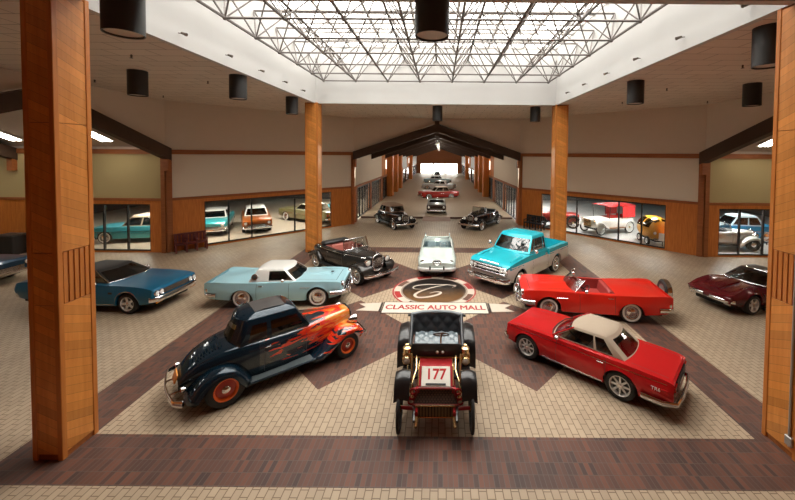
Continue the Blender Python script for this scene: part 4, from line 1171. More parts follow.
# ---- white antique touring car with red canopy
def canopy_car(label):
    car = thing('antique_touring_car', label, 'car'); red = mat('red_canvas', (.6, .02, .02), .7)
    wheels(car, [1.3, -1.25], .42, .09, .80, 'spoke_white_brass')
    rows = [(1.75, .34, .5, .42, .8, .38, 1.0, .2, 1.04, 1.05), (1.6, .42, .46, .5, .8, .45, 1.04, .25, 1.1, 1.12), (.5, .58, .42, .66, .8, .6, 1.06, .4, 1.12, 1.15),
            (.3, .66, .42, .72, .8, .66, 1.06, .55, 1.08, 1.1), (-1.5, .66, .42, .74, .8, .68, 1.06, .55, 1.08, 1.1), (-1.75, .5, .48, .62, .8, .58, 1.0, .4, 1.04, 1.05)]
    B = Body(rows, sharp=False, hole=(.3, -1.5), flange=.2, n=24); B.build('body', M_white, car); chassis(car, -1.6, 1.6, .45, .35, .5)
    tub(car, -1.5, .3, .55, 1.08, .5, M_darkred)
    for x in (-.2, -1.1): seat_bench(car, x, .52, .7, red, h=.5)
    rows_ = [[(x, y, 1.95+.07*(1-(y/.85)**2)-.05*(x+.6)**2*.3) for y in lin(-.85, .85, 8)] for x in lin(-1.75, .65, 10)]
    rows_b = [[(x, y, z-.03) for x, y, z in r] for r in rows_]
    MB().grid(rows_).grid(rows_b).build('canopy', red, car, smooth=60)
    MB().prism([(-1.7, 1.12), (-1.72, 1.9), (-.55, 1.92), (-.6, 1.12)], -.80, -.77).build('side_curtain', red, car)
    MB().prism([(-1.7, 1.12), (-1.72, 1.9), (-.55, 1.92), (-.6, 1.12)], .77, .80).build('side_curtain', red, car)
    for sd in (1, -1):
        for x in (.55, -.6, -1.6): MB().tube([(x, sd*.72, 1.05), (x, sd*.80, 1.93)], .02, 6).build('canopy_post', M_black, car)
        fender(car, [(1.85, .55), (1.6, .9), (1.2, .92), (.8, .62), (.5, .45)], .42, .86, M_white, 'front_fender', .05, .06, sd)
        fender(car, [(-.7, .46), (-.85, .8), (-1.25, .94), (-1.6, .84), (-1.8, .5)], .55, .86, M_white, 'rear_fender', .05, .06, sd)
        MB().box((-.1, sd*.70, .44), (1.4, .3, .05)).build('running_board', mat('brown_board', (.25, .12, .05), .5), car)
        lamp(car, (1.72, sd*.5, .95), .12, ring=M_brass, pod=.16)
    MB().box((1.77, 0, .78), (.08, .66, .5), bev=.03).build('radiator', M_brass, car)
    return car

def red_antique(label):
    car = thing('antique_runabout', label, 'car'); red = paint('antique_red', (.38, .03, .02), .3)
    wheels(car, [1.2, -1.15], .46, .08, .76, 'spoke_brown_brass')
    rows = [(1.55, .32, .5, .38, .8, .34, 1.0, .2, 1.04, 1.05), (.5, .48, .45, .55, .8, .5, 1.04, .3, 1.08, 1.1), (.3, .56, .45, .62, .8, .56, 1.04, .48, 1.06, 1.08),
            (-.6, .6, .45, .66, .8, .6, 1.04, .48, 1.06, 1.08), (-1.6, .5, .5, .58, .8, .52, 1.0, .3, 1.02, 1.03)]
    B = Body(rows, sharp=False, hole=(.3, -.6), flange=.2, n=22); B.build('body', red, car); chassis(car, -1.5, 1.5, .42, .35, .5)
    tub(car, -.6, .3, .48, 1.06, .5, M_blackseat); seat_bench(car, -.3, .45, .7, M_blackseat, h=.5)
    steering(car, .1, .25, 1.15)
    for sd in (1, -1):
        fender(car, [(1.75, .6), (1.5, .95), (1.1, .98), (.7, .62), (.4, .45)], .42, .82, M_black_p, 'front_fender', .04, .05, sd)
        fender(car, [(-.6, .46), (-.75, .85), (-1.15, 1.0), (-1.5, .9), (-1.7, .55)], .5, .82, M_black_p, 'rear_fender', .04, .05, sd)
        lamp(car, (1.55, sd*.45, .98), .11, ring=M_brass, pod=.16)
        MB().box((-.1, sd*.66, .44), (1.2, .28, .05)).build('running_board', M_black, car)
    MB().box((1.57, 0, .78), (.08, .6, .5), bev=.03).build('radiator', M_brass, car)
    windscreen(car, .34, .52, 1.1, 1.6, .08, .02, .0, M_brass)
    return car

# ---- little egg-shaped yellow car
def bubble_car(label):
    car = thing('bubble_car', label, 'car'); yl = paint('yolk_yellow', (.80, .36, .03), .3)
    rows = []
    def sec(x, rw, zc, rh, n=24): return [(x, rw*math.cos(a), zc+rh*math.sin(a)) for a in lin(0, 2*PI*(n-1)/n, n-1)]
    for x, rw, zc, rh in ((1.0, .12, .95, .12), (.95, .36, .95, .34), (.82, .58, .95, .54), (.5, .76, .95, .70), (.05, .82, .96, .75), (-.45, .76, .95, .70), (-.8, .56, .94, .52), (-.96, .32, .94, .3), (-1.0, .1, .94, .1)):
        rows.append(sec(x, rw, zc, rh))
    MB().grid(rows, closed=True, cap=True).build('body', yl, car, smooth=60)
    def patch(a0, a1, x0, x1, nm):
        rs = []
        for x in lin(x0, x1, 6):
            import bisect
            ks = [(1.0, .12, .95, .12), (.95, .36, .95, .34), (.82, .58, .95, .54), (.5, .76, .95, .70), (.05, .82, .96, .75), (-.45, .76, .95, .70), (-.8, .56, .94, .52), (-.96, .32, .94, .3), (-1.0, .1, .94, .1)]
            rw, zc, rh = interp(ks, x); rs.append([(x+.006, (rw+.012)*math.cos(a), zc+(rh+.012)*math.sin(a)) for a in lin(a0, a1, 6)])
        MB().grid(rs).build(nm, M_dglass if nm != 'door_seam' else M_black, car, smooth=60)
    patch(R(12), R(60), .25, .72, 'side_window'); patch(R(120), R(168), .25, .72, 'side_window')
    patch(R(12), R(60), -.55, .15, 'side_window'); patch(R(120), R(168), -.55, .15, 'side_window')
    patch(R(52), R(84), .66, .83, 'windshield'); patch(R(96), R(128), .66, .83, 'windshield')
    for sd in (1, -1): lamp(car, (.92, sd*.42, .80), .09, pod=.12)
    bumper(car, bow_pts(1.0, .5, .4, .08, .04), 'front_bumper', (.035, .03))
    wheels(car, [.5], .25, .12, .68, 'bw_white'); wheels(car, [-.5], .25, .12, .62, 'bw_white')
    chassis(car, -.8, .8, .3, .22, .42)
    return car
# ------------------------------------------------------------------ the building
AX, YN, YS = 14.5, 27.1, -1.4          # octagon: half width, north and south sides
HW, CY = 6.42, 12.9                      # half width of the openings, centre line of the cross wings
W0, W1 = CY-5.9, CY+5.9                 # south / north wall of the cross wings
CZ = 8.2                                # flat ceiling
LX, LS, LN = 6.6, 6.45, 19.3             # roof-light well

M_plaster = mat('tan_plaster', (.72, .61, .51), .85, noise=.03, scale=2)
M_panel = mat('woven_wall_panel', (.76, .66, .54), .9, noise=.05, scale=30)
M_panel_y = mat('olive_wall_panel', (.45, .35, .165), .9, noise=.05, scale=30)
M_redwood = wood('red_brown_wood', (.27, .08, .018), (.38, .12, .03), 'X', .8, rough=.6)
M_wood = wood('orange_wood', (.50, .145, .02), (.66, .22, .036), 'Z', .7, rough=.6)
M_col = wood('column_wood', (.60, .215, .042), (.70, .28, .065), 'Z', .8, rough=.36, plank=.16)
M_coltrim = wood('column_trim_wood', (.48, .155, .028), (.60, .21, .045), 'Z', .8, rough=.38)
M_beam = mat('dark_brown_beam', (.055, .027, .014), .7)
M_hallroof = mat('brown_roof_boards', (.10, .06, .04), .8, noise=.1, scale=4)
M_wingroof = mat('pale_sloping_ceiling', (.48, .40, .33), .9)
M_frame = mat('black_window_frame', (.015, .013, .012), .4)
M_fascia = mat('white_fascia', (.55, .54, .525), .8, noise=.015, scale=1)
M_ceil = tiles('acoustic_ceiling_tiles', (.74, .64, .55), (.69, .595, .51), (.34, .27, .22), 1.2, .6, .014, .95, spec=.1)
M_steel = mat('grey_space_frame_steel', (.15, .13, .12), .6, 0)
M_lamp = mat('black_lamp_can', (.02, .018, .017), .45)
M_fluor = mat('fluorescent_diffuser', (1, .95, .85), .5, emit=22.0, noise=0)
M_sconce = mat('sconce_glass', (1, .9, .75), .5, emit=1.6, noise=0)
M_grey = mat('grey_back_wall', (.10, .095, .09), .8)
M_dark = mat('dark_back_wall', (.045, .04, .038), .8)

def floor_material():
    m, N, L, b = new_mat('brick_paver_floor')
    tc = N.new('ShaderNodeTexCoord'); sx = N.new('ShaderNodeSeparateXYZ'); L.new(tc.outputs['Object'], sx.inputs[0])
    def mth(op, a, c=0.0):
        n = N.new('ShaderNodeMath'); n.operation = op
        for i, v in enumerate((a, c)):
            if isinstance(v, (int, float)): n.inputs[i].default_value = v
            else: L.new(v, n.inputs[i])
        return n.outputs[0]
    X, Y = sx.outputs[0], mth('SUBTRACT', sx.outputs[1], 12.88)
    mx = mth('MAXIMUM', mth('ABSOLUTE', X), mth('ABSOLUTE', Y))
    ring = mth('MULTIPLY', mth('GREATER_THAN', mx, 6.33), mth('LESS_THAN', mx, 7.38))
    Y2 = mth('SUBTRACT', sx.outputs[1], 12.9)
    u = mth('ABSOLUTE', mth('MULTIPLY', mth('ADD', X, Y2), .70711)); v = mth('ABSOLUTE', mth('MULTIPLY', mth('SUBTRACT', X, Y2), .70711))
    arm = mth('MULTIPLY', mth('LESS_THAN', mth('MINIMUM', u, v), 1.79), mth('LESS_THAN', mth('MAXIMUM', u, v), 5.34))
    lozenge = mth('LESS_THAN', mth('ADD', mth('ABSOLUTE', X), mth('ABSOLUTE', Y2)), 2.75)
    mask = mth('MAXIMUM', ring, mth('MULTIPLY', arm, mth('SUBTRACT', 1.0, lozenge)))
    def brick(c1, c2, mo, bw, bh, ms, rot, offs=.5):
        mp = N.new('ShaderNodeMapping'); mp.inputs['Rotation'].default_value = (0, 0, rot); L.new(tc.outputs['Object'], mp.inputs['Vector'])
        br = N.new('ShaderNodeTexBrick'); br.offset = offs; br.inputs['Scale'].default_value = 1; br.inputs['Brick Width'].default_value = bw; br.inputs['Row Height'].default_value = bh
        br.inputs['Mortar Size'].default_value = ms; br.inputs['Mortar Smooth'].default_value = .4
        br.inputs['Color1'].default_value = (*c1, 1); br.inputs['Color2'].default_value = (*c2, 1); br.inputs['Mortar'].default_value = (*mo, 1)
        L.new(mp.outputs[0], br.inputs['Vector']); return br.outputs['Color']
    tan = brick((.445, .34, .235), (.39, .295, .205), (.19, .135, .085), .26, .13, .010, PI/2)
    drk = brick((.155, .064, .042), (.066, .040, .035), (.115, .085, .068), .24, .085, .006, PI/2, 0)
    nz = N.new('ShaderNodeTexNoise'); nz.inputs['Scale'].default_value = .5; nz.inputs['Detail'].default_value = 4; L.new(tc.outputs['Object'], nz.inputs['Vector'])
    mr = N.new('ShaderNodeMapRange'); mr.inputs[1].default_value = .3; mr.inputs[2].default_value = .7; mr.inputs[3].default_value = .88; mr.inputs[4].default_value = 1.1
    L.new(nz.outputs['Fac'], mr.inputs[0])
    mix = N.new('ShaderNodeMix'); mix.data_type = 'RGBA'
    L.new(mask, mix.inputs['Factor']); L.new(tan, mix.inputs['A']); L.new(drk, mix.inputs['B'])
    vm = N.new('ShaderNodeVectorMath'); vm.operation = 'SCALE'; L.new(mix.outputs['Result'], vm.inputs[0]); L.new(mr.outputs[0], vm.inputs['Scale'])
    L.new(vm.outputs[0], b.inputs['Base Color'])
    b.inputs['Roughness'].default_value = .46; b.inputs['Specular IOR Level'].default_value = .22
    return m

floor = struct(MB().box((0, 49, -.1), (84, 106, .2)).build('floor', floor_material()))

def seg(p0, p1):
    """frame of a wall run: local x along it, +y outwards"""
    a = math.atan2(p1[1]-p0[1], p1[0]-p0[0]); l = math.hypot(p1[0]-p0[0], p1[1]-p0[1])
    return (p0[0], p0[1], 0), (0, 0, a), l

_tn = [0]; _wn = [0]
def trim(mb, m, loc=(0, 0, 0), rot=(0, 0, 0)):
    _tn[0] += 1
    return struct(mb.build('trim_%d' % _tn[0], m, None, loc=loc, rot=rot))
def window(x0, x1, mull, z0, z1, loc, rot, y=.06, t=.07, bars=()):
    """black framed glazing: frame mesh with one pane child per light"""
    _wn[0] += 1
    mb = MB(); xs = [x0]+list(mull)+[x1]
    for x in xs: mb.box((x, y, (z0+z1)/2), (t, .10, z1-z0))
    for z in (z0+t/2, z1-t/2)+tuple(bars): mb.box(((x0+x1)/2, y, z), (x1-x0, .095, t))
    o = struct(mb.build('window_%d' % _wn[0], M_frame, None, loc=loc, rot=rot))
    for a, b in zip(xs, xs[1:]):
        MB().box(((a+b)/2, y, (z0+z1)/2), (b-a-t, .012, z1-z0-2*t)).build('pane', M_clear, o)
    return o

ZT0, ZT1, ZP0, ZH = 5.33, 5.58, 2.85, 2.62
def display_wall(name, p0, p1, w0, w1, mull, panel=M_panel, upper=True, ends=(.38, .38), up=None):
    loc, rot, l = seg(p0, p1); th = .2; mb = MB()
    if not upper: mb.box((l/2, th/2, (ZT1+5.85)/2), (l, th, 5.85-ZT1), 0)
    if upper: mb.box((l/2, th/2, (ZT1+CZ)/2), (l, th, CZ-ZT1), 0)
    mb.box((l/2, th/2, (ZP0+ZT1)/2), (l, th, ZT1-ZP0), 1)
    if w0 is None: mb.box((l/2, th/2, ZP0/2), (l, th, ZP0), 2)
    else:
        mb.box((l/2, th/2, (ZH+ZP0)/2), (l, th, ZP0-ZH), 2)
        mb.box((w0/2, th/2, ZH/2), (w0, th, ZH), 2); mb.box(((w1+l)/2, th/2, ZH/2), (l-w1, th, ZH), 2)
        mb.box(((w0+w1)/2, th/2, .04), (w1-w0, th, .08), 2)
    struct(mb.build(name, [up or M_plaster, panel, M_wood], None, loc=loc, rot=rot))
    trim(MB().box((l/2, -.03, (ZT0+ZT1)/2), (l, .08, ZT1-ZT0)), M_redwood, loc, rot)
    trim(MB().box((l/2, -.02, ZP0+.03), (l, .05, .14)), M_redwood, loc, rot)
    for x, w in ((ends[0]/2, ends[0]), (l-ends[1]/2, ends[1])):
        if w: trim(MB().box((x, -.04, ZT0/2), (w, .10, ZT0)), M_redwood, loc, rot)
    if w0 is not None: window(w0, w1, mull, .08, ZH, loc, rot)
    return loc, rot, l

Ld = math.hypot(AX-HW, YN-W1)
sx_ = lambda X: (X+AX)/(AX-HW)*Ld
display_wall('wall_northwest', (-AX, W1), (-HW, YN), sx_(-13.28), sx_(-7.75), [sx_(-12.42), sx_(-11.53), sx_(-9.63)], ends=(.26, .26))
display_wall('wall_northeast', (HW, YN), (AX, W1), Ld-sx_(-7.75), Ld-sx_(-13.27), [Ld-sx_(-9.61), Ld-sx_(-11.49), Ld-sx_(-12.40)], ends=(.26, .26))
display_wall('wall_southeast', (AX, W0), (HW, YS), None, None, [], panel=M_redwood, up=M_redwood)  # unseen south walls, made dark wood to cut light from behind the camera
display_wall('wall_southwest', (-HW, YS), (-AX, W0), None, None, [], panel=M_redwood, up=M_redwood)
struct(MB().box((0, YS-.1, CZ/2), (2*HW+.4, .2, CZ)).build('wall_south', M_redwood))
# walls of the cross wings
XW = 30.0
wl = lambda X: X+XW
display_wall('wall_west_wing_north', (-XW, W1), (-AX, W1), wl(-21.0), wl(-15.37), [wl(-19.3), wl(-17.91), wl(-16.62)], panel=M_panel_y, upper=False, ends=(0, .22))
display_wall('wall_east_wing_north', (AX, W1), (XW, W1), 15.34-AX, 20.8-AX, [16.48-AX, 17.77-AX, 19.3-AX], panel=M_panel_y, upper=False, ends=(.22, 0))
display_wall('wall_west_wing_south', (-AX, W0), (-XW, W0), None, None, [], panel=M_panel_y, upper=False, ends=(0, 0))
display_wall('wall_east_wing_south', (XW, W0), (AX, W0), None, None, [], panel=M_panel_y, upper=False, ends=(0, 0))
struct(MB().prism([(W0-.2, 0), (W1+.2, 0), (W1+.2, 5.6), (CY, 8.2), (W0-.2, 5.6)], -XW-.2, -XW, 'X').build('wall_west', M_panel_y))
struct(MB().prism([(W0-.2, 0), (W1+.2, 0), (W1+.2, 5.6), (CY, 8.2), (W0-.2, 5.6)], XW, XW+.2, 'X').build('wall_east', M_panel_y))

# gables over the three openings
RZ = 7.85                                 # ridge
def gable(name, axis, a, b, lo, hi, c):
    mb = MB()
    mb.prism([(lo, ZT1), (c, RZ), (c, CZ), (lo, CZ)], a, b, axis); mb.prism([(c, RZ), (hi, ZT1), (hi, CZ), (c, CZ)], a, b, axis)
    struct(mb.build(name, M_plaster))
gable('wall_north', 'Y', YN, YN+.2, -HW, HW, 0)
gable('wall_west_gable', 'X', -AX-.2, -AX, W0, W1, CY)
gable('wall_east_gable', 'X', AX, AX+.2, W0, W1, CY)
# sloping ceilings
def roof(name, m, axis, a, b, lo, hi, c, z0=5.6, z1=8.0, t=.12):
    mb = MB()
    mb.prism([(lo, z0), (c, z1), (c, z1+t), (lo, z0+t)], a, b, axis); mb.prism([(c, z1), (hi, z0), (hi, z0+t), (c, z1+t)], a, b, axis)
    struct(mb.build(name, m))
YE = 100.0
roof('ceiling', M_hallroof, 'Y', YN+.2, YE, -HW-.3, HW+.3, 0)
roof('ceiling', M_wingroof, 'X', -XW, -AX-.2, W0-.3, W1+.3, CY)
roof('ceiling', M_wingroof, 'X', AX+.2, XW, W0-.3, W1+.3, CY)

def truss(label, axis, pos, half, c, group=None, t=.36, dep=.64, z0=5.0, z1=7.15):
    o = thing('roof_truss', label, 'beam', (c, pos, 0) if axis == 'Y' else (pos, c, 0), 0, group)
    for sd in (-1, 1):
        poly = [(0, z1), (0, z1+dep), (sd*half, z0+dep), (sd*half, z0)]
        MB().prism(poly, -t/2, t/2, axis).build('rafter', M_beam, o)
        if axis == 'X' or pos < 28:
            w = .22
            MB().prism([(sd*half, z0-.55), (sd*(half-w), z0-.55), (sd*(half-w), z0+.1), (sd*half, z0+.02)], -t/2+.03, t/2-.03, axis).build('corbel', M_redwood, o)
    MB().box((0, 0, z1+dep/2-.05), (.34, .34, dep+.5) if axis == 'Y' else (.34, .34, dep+.5)).build('king_post', M_beam, o)
    return o
truss('dark brown gable beam framing the mouth of the long far hall', 'Y', YN-.18, HW-.02, 0, z0=4.98, z1=7.15)
for k in range(8):
    truss('dark brown gable beam under the roof of the long far hall', 'Y', YN+7+8.6*k, HW-.02, 0, 'roof beams along the far hall', z0=4.95, z1=7.1)
truss('dark brown gable beam at the mouth of the left wing', 'X', -AX+.18, 5.88, CY, z0=5.0, z1=7.15)
truss('dark brown gable beam at the mouth of the right wing', 'X', AX-.18, 5.88, CY, z0=5.0, z1=7.15)
truss('dark brown gable beam deeper inside the left wing, beyond the front left column', 'X', -22.6, 5.88, CY, z0=4.95, z1=7.15)
truss('dark brown gable beam deeper inside the right wing', 'X', 22.6, 5.88, CY, z0=4.95, z1=7.15)

# flat acoustic ceiling round the roof light
mb = MB()
for poly in ([(-LX, LN), (LX, LN), (HW, YN), (-HW, YN)], [(LX, LN), (AX, W1), (HW, YN)], [(LX, LS), (AX, W0), (AX, W1), (LX, LN)], [(HW, YS), (AX, W0), (LX, LS)],
             [(-HW, YS), (HW, YS), (LX, LS), (-LX, LS)], [(-AX, W0), (-HW, YS), (-LX, LS)], [(-AX, W1), (-AX, W0), (-LX, LS), (-LX, LN)], [(-HW, YN), (-AX, W1), (-LX, LN)]):
    mb.prism(poly, CZ, CZ+.1, 'Z')
struct(mb.build('ceiling', M_ceil))
FT = 11.3
for (c, d) in (((0, LN+.06, (CZ+FT)/2-.01), (2*LX+.32, .16, FT-CZ+.02)), ((0, LS-.06, (CZ+FT)/2-.01), (2*LX+.32, .16, FT-CZ+.02)),
               ((-LX-.06, (LN+LS)/2, (CZ+FT)/2-.01), (.16, LN-LS-.04, FT-CZ+.02)), ((LX+.06, (LN+LS)/2, (CZ+FT)/2-.01), (.16, LN-LS-.04, FT-CZ+.02))):
    trim(MB().box(c, d), M_fascia)
# glazing over the well
_wn[0] += 1
mb = MB()
for k in range(8): mb.box((-LX+2*LX*k/7, (LN+LS)/2, FT+.02), (.10, LN-LS+.3, .18))
for k in range(12): mb.box((0, LS+(LN-LS)*k/11, FT-.02), (2*LX, .16, .12))
gl = struct(mb.build('window_%d' % _wn[0], mat('grey_glazing_bar', (.50, .48, .46), .6)))
MB().box((0, (LN+LS)/2, FT+.12), (2*LX+.3, LN-LS+.3, .015)).build('pane', glass_mat('roof_glass', (.95, .96, .96), .02), gl)

# space frame
SZ0, SZ1 = 9.35, 10.6; c8 = 1.73; SY = 12.93
xb = [-6.055+c8*i for i in range(8)]; yb = [SY-6.055+c8*i for i in range(8)]
xt = [-6.055-c8/2+c8*i for i in range(9)]; yt = [SY-6.055-c8/2+c8*i for i in range(9)]
xt[0], xt[-1] = -LX+.02, LX-.02; yt[0], yt[-1] = LS+.02, LN-.02
sf = thing('space_frame', 'grey steel space frame lattice under the glass roof light', 'roof frame', (0, 13, SZ0))
loc0 = Vector((0, 13, SZ0))
def bar(name, a, b, r): return MB().tube([Vector(a)-loc0, Vector(b)-loc0], r, 6).build(name, M_steel, sf, smooth=60)
for x in xb: bar('bottom_chord', (x, yb[0], SZ0), (x, yb[-1], SZ0), .042)
for y in yb: bar('bottom_chord', (xb[0], y, SZ0), (xb[-1], y, SZ0), .036)
for x in xt[1:-1]: bar('top_chord', (x, yt[0], SZ1), (x, yt[-1], SZ1), .05)
for y in yt[1:-1]: bar('top_chord', (xt[0], y, SZ1), (xt[-1], y, SZ1), .036)
dg = []
for i, x in enumerate(xb):
    for j, y in enumerate(yb):
        for a in (0, 1):
            for b in (0, 1): dg.append(((x, y, SZ0), (xt[i+a], yt[j+b], SZ1)))
dg.sort(key=lambda d: d[0][1])
for d in dg[:96]: bar('diagonal_strut', d[0], d[1], .026)
mb = MB()
for d in dg[96:]: mb.tube([Vector(d[0])-loc0, Vector(d[1])-loc0], .026, 6)
o = mb.build('diagonal_strut', M_steel, sf, smooth=60); o['kind'] = 'stuff'
for x in xb:
    for y in yb:
        if y > 11 or True:
            nm = MB().lathe([(0, -.07), (.06, -.04), (.075, 0), (.06, .04), (0, .07)], 8).build('node_joint', M_steel, sf, smooth=60, loc=Vector((x, y, SZ0))-loc0) if (x == xb[0] and y == yb[0]) else link('node_joint', nm.data, sf, Vector((x, y, SZ0))-loc0)

# timber columns at the corners of the roof light
def column(label, x0, x1, y0, y1, sd, conduit=False):
    cx, cy = (x0+x1)/2, (y0+y1)/2; w, d = x1-x0, y1-y0; t = .09
    o = thing('timber_column', label, 'column', (cx, cy, 0))
    MB().box((0, 0, CZ/2), (w-.06, d-.06, CZ)).build('core', M_redwood, o)
    for sx in (-1, 1):
        for sy in (-1, 1):
            MB().box((sx*(w-t)/2, sy*(d-t)/2, CZ/2), (t, t, CZ), bev=.008).build('corner_trim', M_coltrim, o)
    zs = [(.10, 2.74), (3.66, 5.9), (5.9, CZ-.05)]
    for ax in ('x', 'y'):
        for s in (-1, 1):
            for z0, z1 in zs:
                if ax == 'x': MB().box((s*(w/2-.028), 0, (z0+z1)/2), (.03, d-2*t, z1-z0-.012)).build('wood_panel', M_col, o)
                else: MB().box((0, s*(d/2-.028), (z0+z1)/2), (w-2*t, .03, z1-z0-.012)).build('wood_panel', M_col, o)
            if ax == 'y':
                MB().box((0, s*(d/2-.028), 3.2), (w-2*t, .03, .90)).build('wood_panel', M_col, o)
                continue
            mb = MB()
            n = 5
            for k in range(n):
                L_ = (d if ax == 'x' else w)-2*t; q = -L_/2+L_*(k+.5)/n
                c = (s*(w/2-.03), q, 3.2) if ax == 'x' else (q, s*(d/2-.03), 3.2)
                mb.box(c, (.035, L_/n-.03, .90) if ax == 'x' else (L_/n-.03, .035, .90))
            mb.build('vent_grille', M_coltrim, o)
    if conduit:
        cp = mat('galvanised_conduit', (.45, .43, .4), .4, .6)
        xx = sd*(w/2+.012)
        e = MB().tube([(xx, -d/2+.13, .2), (xx, -d/2+.13, CZ-.1)], .02, 8).build('conduit', cp, o, smooth=60)
        MB().box((xx-.0, -d/2+.13, .30), (.06, .13, .17), bev=.01).build('outlet_box', cp, e)
    return o
column('near left timber column of orange boards, its front face in shade', -6.83, -6.30, 5.95, 6.6, 1)
column('near right timber column of orange boards with a grey conduit', 6.59, 7.13, 6.02, 6.7, -1, True)
column('slender far timber column behind the black convertible', -7.12, -6.42, 19.1, 19.75, 1)
column('slender far timber column behind the turquoise pick-up truck', 6.55, 7.25, 19.2, 19.85, -1)

# black can lights hanging from the flat ceiling
can0 = None
def can_light(x, y, label, group=None, h=.84, r=.285):
    o = thing('cylinder_downlight', label, 'ceiling lamp', (x, y, CZ), 0, group)
    if can_light.m is None:
        a = MB().lathe([(r*.3, .0), (r, .0), (r, -h), (r*.93, -h), (r*.9, -h*.9), (0, -h*.88)], 32, Matrix.Rotation(PI/2, 4, 'X')).build('can', M_lamp, o, smooth=40)
        b = MB().lathe([(r*.94, -h*.995), (r*.99, -h*1.005), (r*1.0, -h*.97)], 32, Matrix.Rotation(PI/2, 4, 'X')).build('rim', mat('lamp_rim', (.28, .25, .23), .4), a, smooth=40)
        c = MB().lathe([(r*.90, -h*.965), (0, -h*.95)], 32, Matrix.Rotation(PI/2, 4, 'X')).build('reflector', mat('lamp_reflector', (.62, .52, .44), .4), a, smooth=40)
        can_light.m = (a.data, b.data, c.data)
    else:
        a = link('can', can_light.m[0], o); link('rim', can_light.m[1], a); link('reflector', can_light.m[2], a)
    return o
can_light.m = None
can_light(-5.0, 5.86, 'large black can lamp hanging just right of the near left column')
can_light(.1, 5.86, 'large black can lamp hanging top centre in front of the roof lattice')
can_light(7.3, 7.6, 'black can lamp hanging just left of the top of the near right column')
can_light(-10.15, 12.1, 'black can lamp on the left ceiling between the near left column and the roof light')
can_light(-7.05, 12.7, 'black can lamp close under the left edge of the roof light')
can_light(-7.1, 17.4, 'small black can lamp just left of the far left column')
can_light(.08, 20.2, 'small black can lamp over the peak of the far hall gable')
can_light(5.7, 20.2, 'small black can lamp left of the far right column')
can_light(7.5, 13.1, 'black can lamp close under the right edge of the roof light')
can_light(12.1, 13.4, 'black can lamp on the right ceiling beside the near right column')

# small spots along the white fascia and sprinklers on the ceiling
M_bronze = mat('dark_bronze', (.12, .09, .07), .4, .5)
spot = None
for sd, side in ((-1, 'left'), (1, 'right')):
    for k in range(6):
        y = 7.2+2.0*k
        o = thing('spotlight', 'tiny bronze spotlight on the %s white fascia of the roof light' % side, 'spotlight', (sd*LX, y, 8.52), 0, 'spotlights on the %s fascia' % side)
        a = MB().tube([(0, 0, 0), (-sd*.14, 0, -.02)], .012, 6).build('stem', M_bronze, o)
        MB().tube([(-sd*.10, 0, 0), (-sd*.24, 0, -.05)], [.03, .045], 8).build('lamp_head', M_bronze, o)
for x, y in ((-8.6, 10.1), (-13.1, 13.6), (-13.3, 17.2), (-8.8, 13.7), (9.4, 10.7), (9.5, 14.4), (13.6, 17.6), (9.6, 18.1)):
    o = tag(MB().lathe([(.02, 0), (.03, .02), (.02, .08), (.05, .10), (0, .11)], 8, Matrix.Rotation(-PI/2, 4, 'X')).build('ceiling_sprinkler', M_bronze, None, smooth=50, loc=(x, y, CZ)),
            'tiny bronze sprinkler head on the %s tiled ceiling' % ('left' if x < 0 else 'right'), 'sprinkler', 'sprinklers on the %s ceiling' % ('left' if x < 0 else 'right'))

# ---------------------------------------------------------------- display rooms behind the glass
def display_room(side):
    s = -1 if side == 'west' else 1
    P = [(s*(AX+.1), W1+.2), (s*(HW+.15), YN+.25), (s*(HW+.2), 42), (s*XW, 42), (s*XW, W1+.2)]
    f = mat('tan_display_floor', (.46, .38, .29), .4) if s < 0 else mat('grey_display_floor', (.50, .49, .47), .35)
    struct(MB().prism(P, 0, .03, 'Z').build('floor', f))
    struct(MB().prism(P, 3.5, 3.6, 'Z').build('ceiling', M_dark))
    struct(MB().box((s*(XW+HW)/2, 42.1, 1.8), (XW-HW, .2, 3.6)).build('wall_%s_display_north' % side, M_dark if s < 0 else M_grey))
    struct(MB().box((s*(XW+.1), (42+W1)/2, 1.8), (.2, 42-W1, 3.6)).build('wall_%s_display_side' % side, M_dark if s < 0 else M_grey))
    for x, y in ((-10.2, 25.0), (-13.6, 22.2), (-17.2, 21.0), (-13.0, 28.0), (-9.0, 31.0), (-9.5, 36.5), (-20.5, 24.0), (-26, 22)):  # unseen area lights added to light the display room, no fixtures modelled
        l = bpy.data.lights.new('unseen_display_light', 'AREA'); l.shape = 'RECTANGLE'; l.size = 1.5; l.size_y = .5; l.energy = (150 if s < 0 else 190)*(2 if y > 30 else 1); l.color = (1, .93, .82) if s < 0 else (1, .98, .95)
        lo = bpy.data.objects.new('unseen_display_light', l); COL.objects.link(lo); lo.location = (-s*x, y, 3.45)
display_room('west'); display_room('east')

# fluorescent troffers on the sloping ceilings of the wings
sl = math.atan2(2.4, 6.2)
for sd, side in ((-1, 'left'), (1, 'right')):
    for x, dy in ((16.7, 4.4), (16.7, -3.4), (21.3, 4.4), (21.3, -3.4), (25.4, 4.4)):
        q = 1 if dy > 0 else -1
        y = CY+dy; z = 8.0-2.4*abs(dy)/6.2-.02
        o = thing('ceiling_light', 'bright fluorescent ceiling light in the %s wing' % side, 'ceiling lamp', (sd*x, y, z), 0, 'fluorescent lights in the %s wing' % side)
        M = Matrix.Rotation(-q*sl, 4, 'X')
        MB().box((0, 0, -.05), (.62, 1.3, .07), M=M).build('housing', M_white, o)
        for xx in (-.15, .15): MB().box((0, 0, 0), (.22, 1.2, .02), M=M @ Matrix.Translation((xx, 0, -.10))).build('tube_diffuser', M_fluor, o)

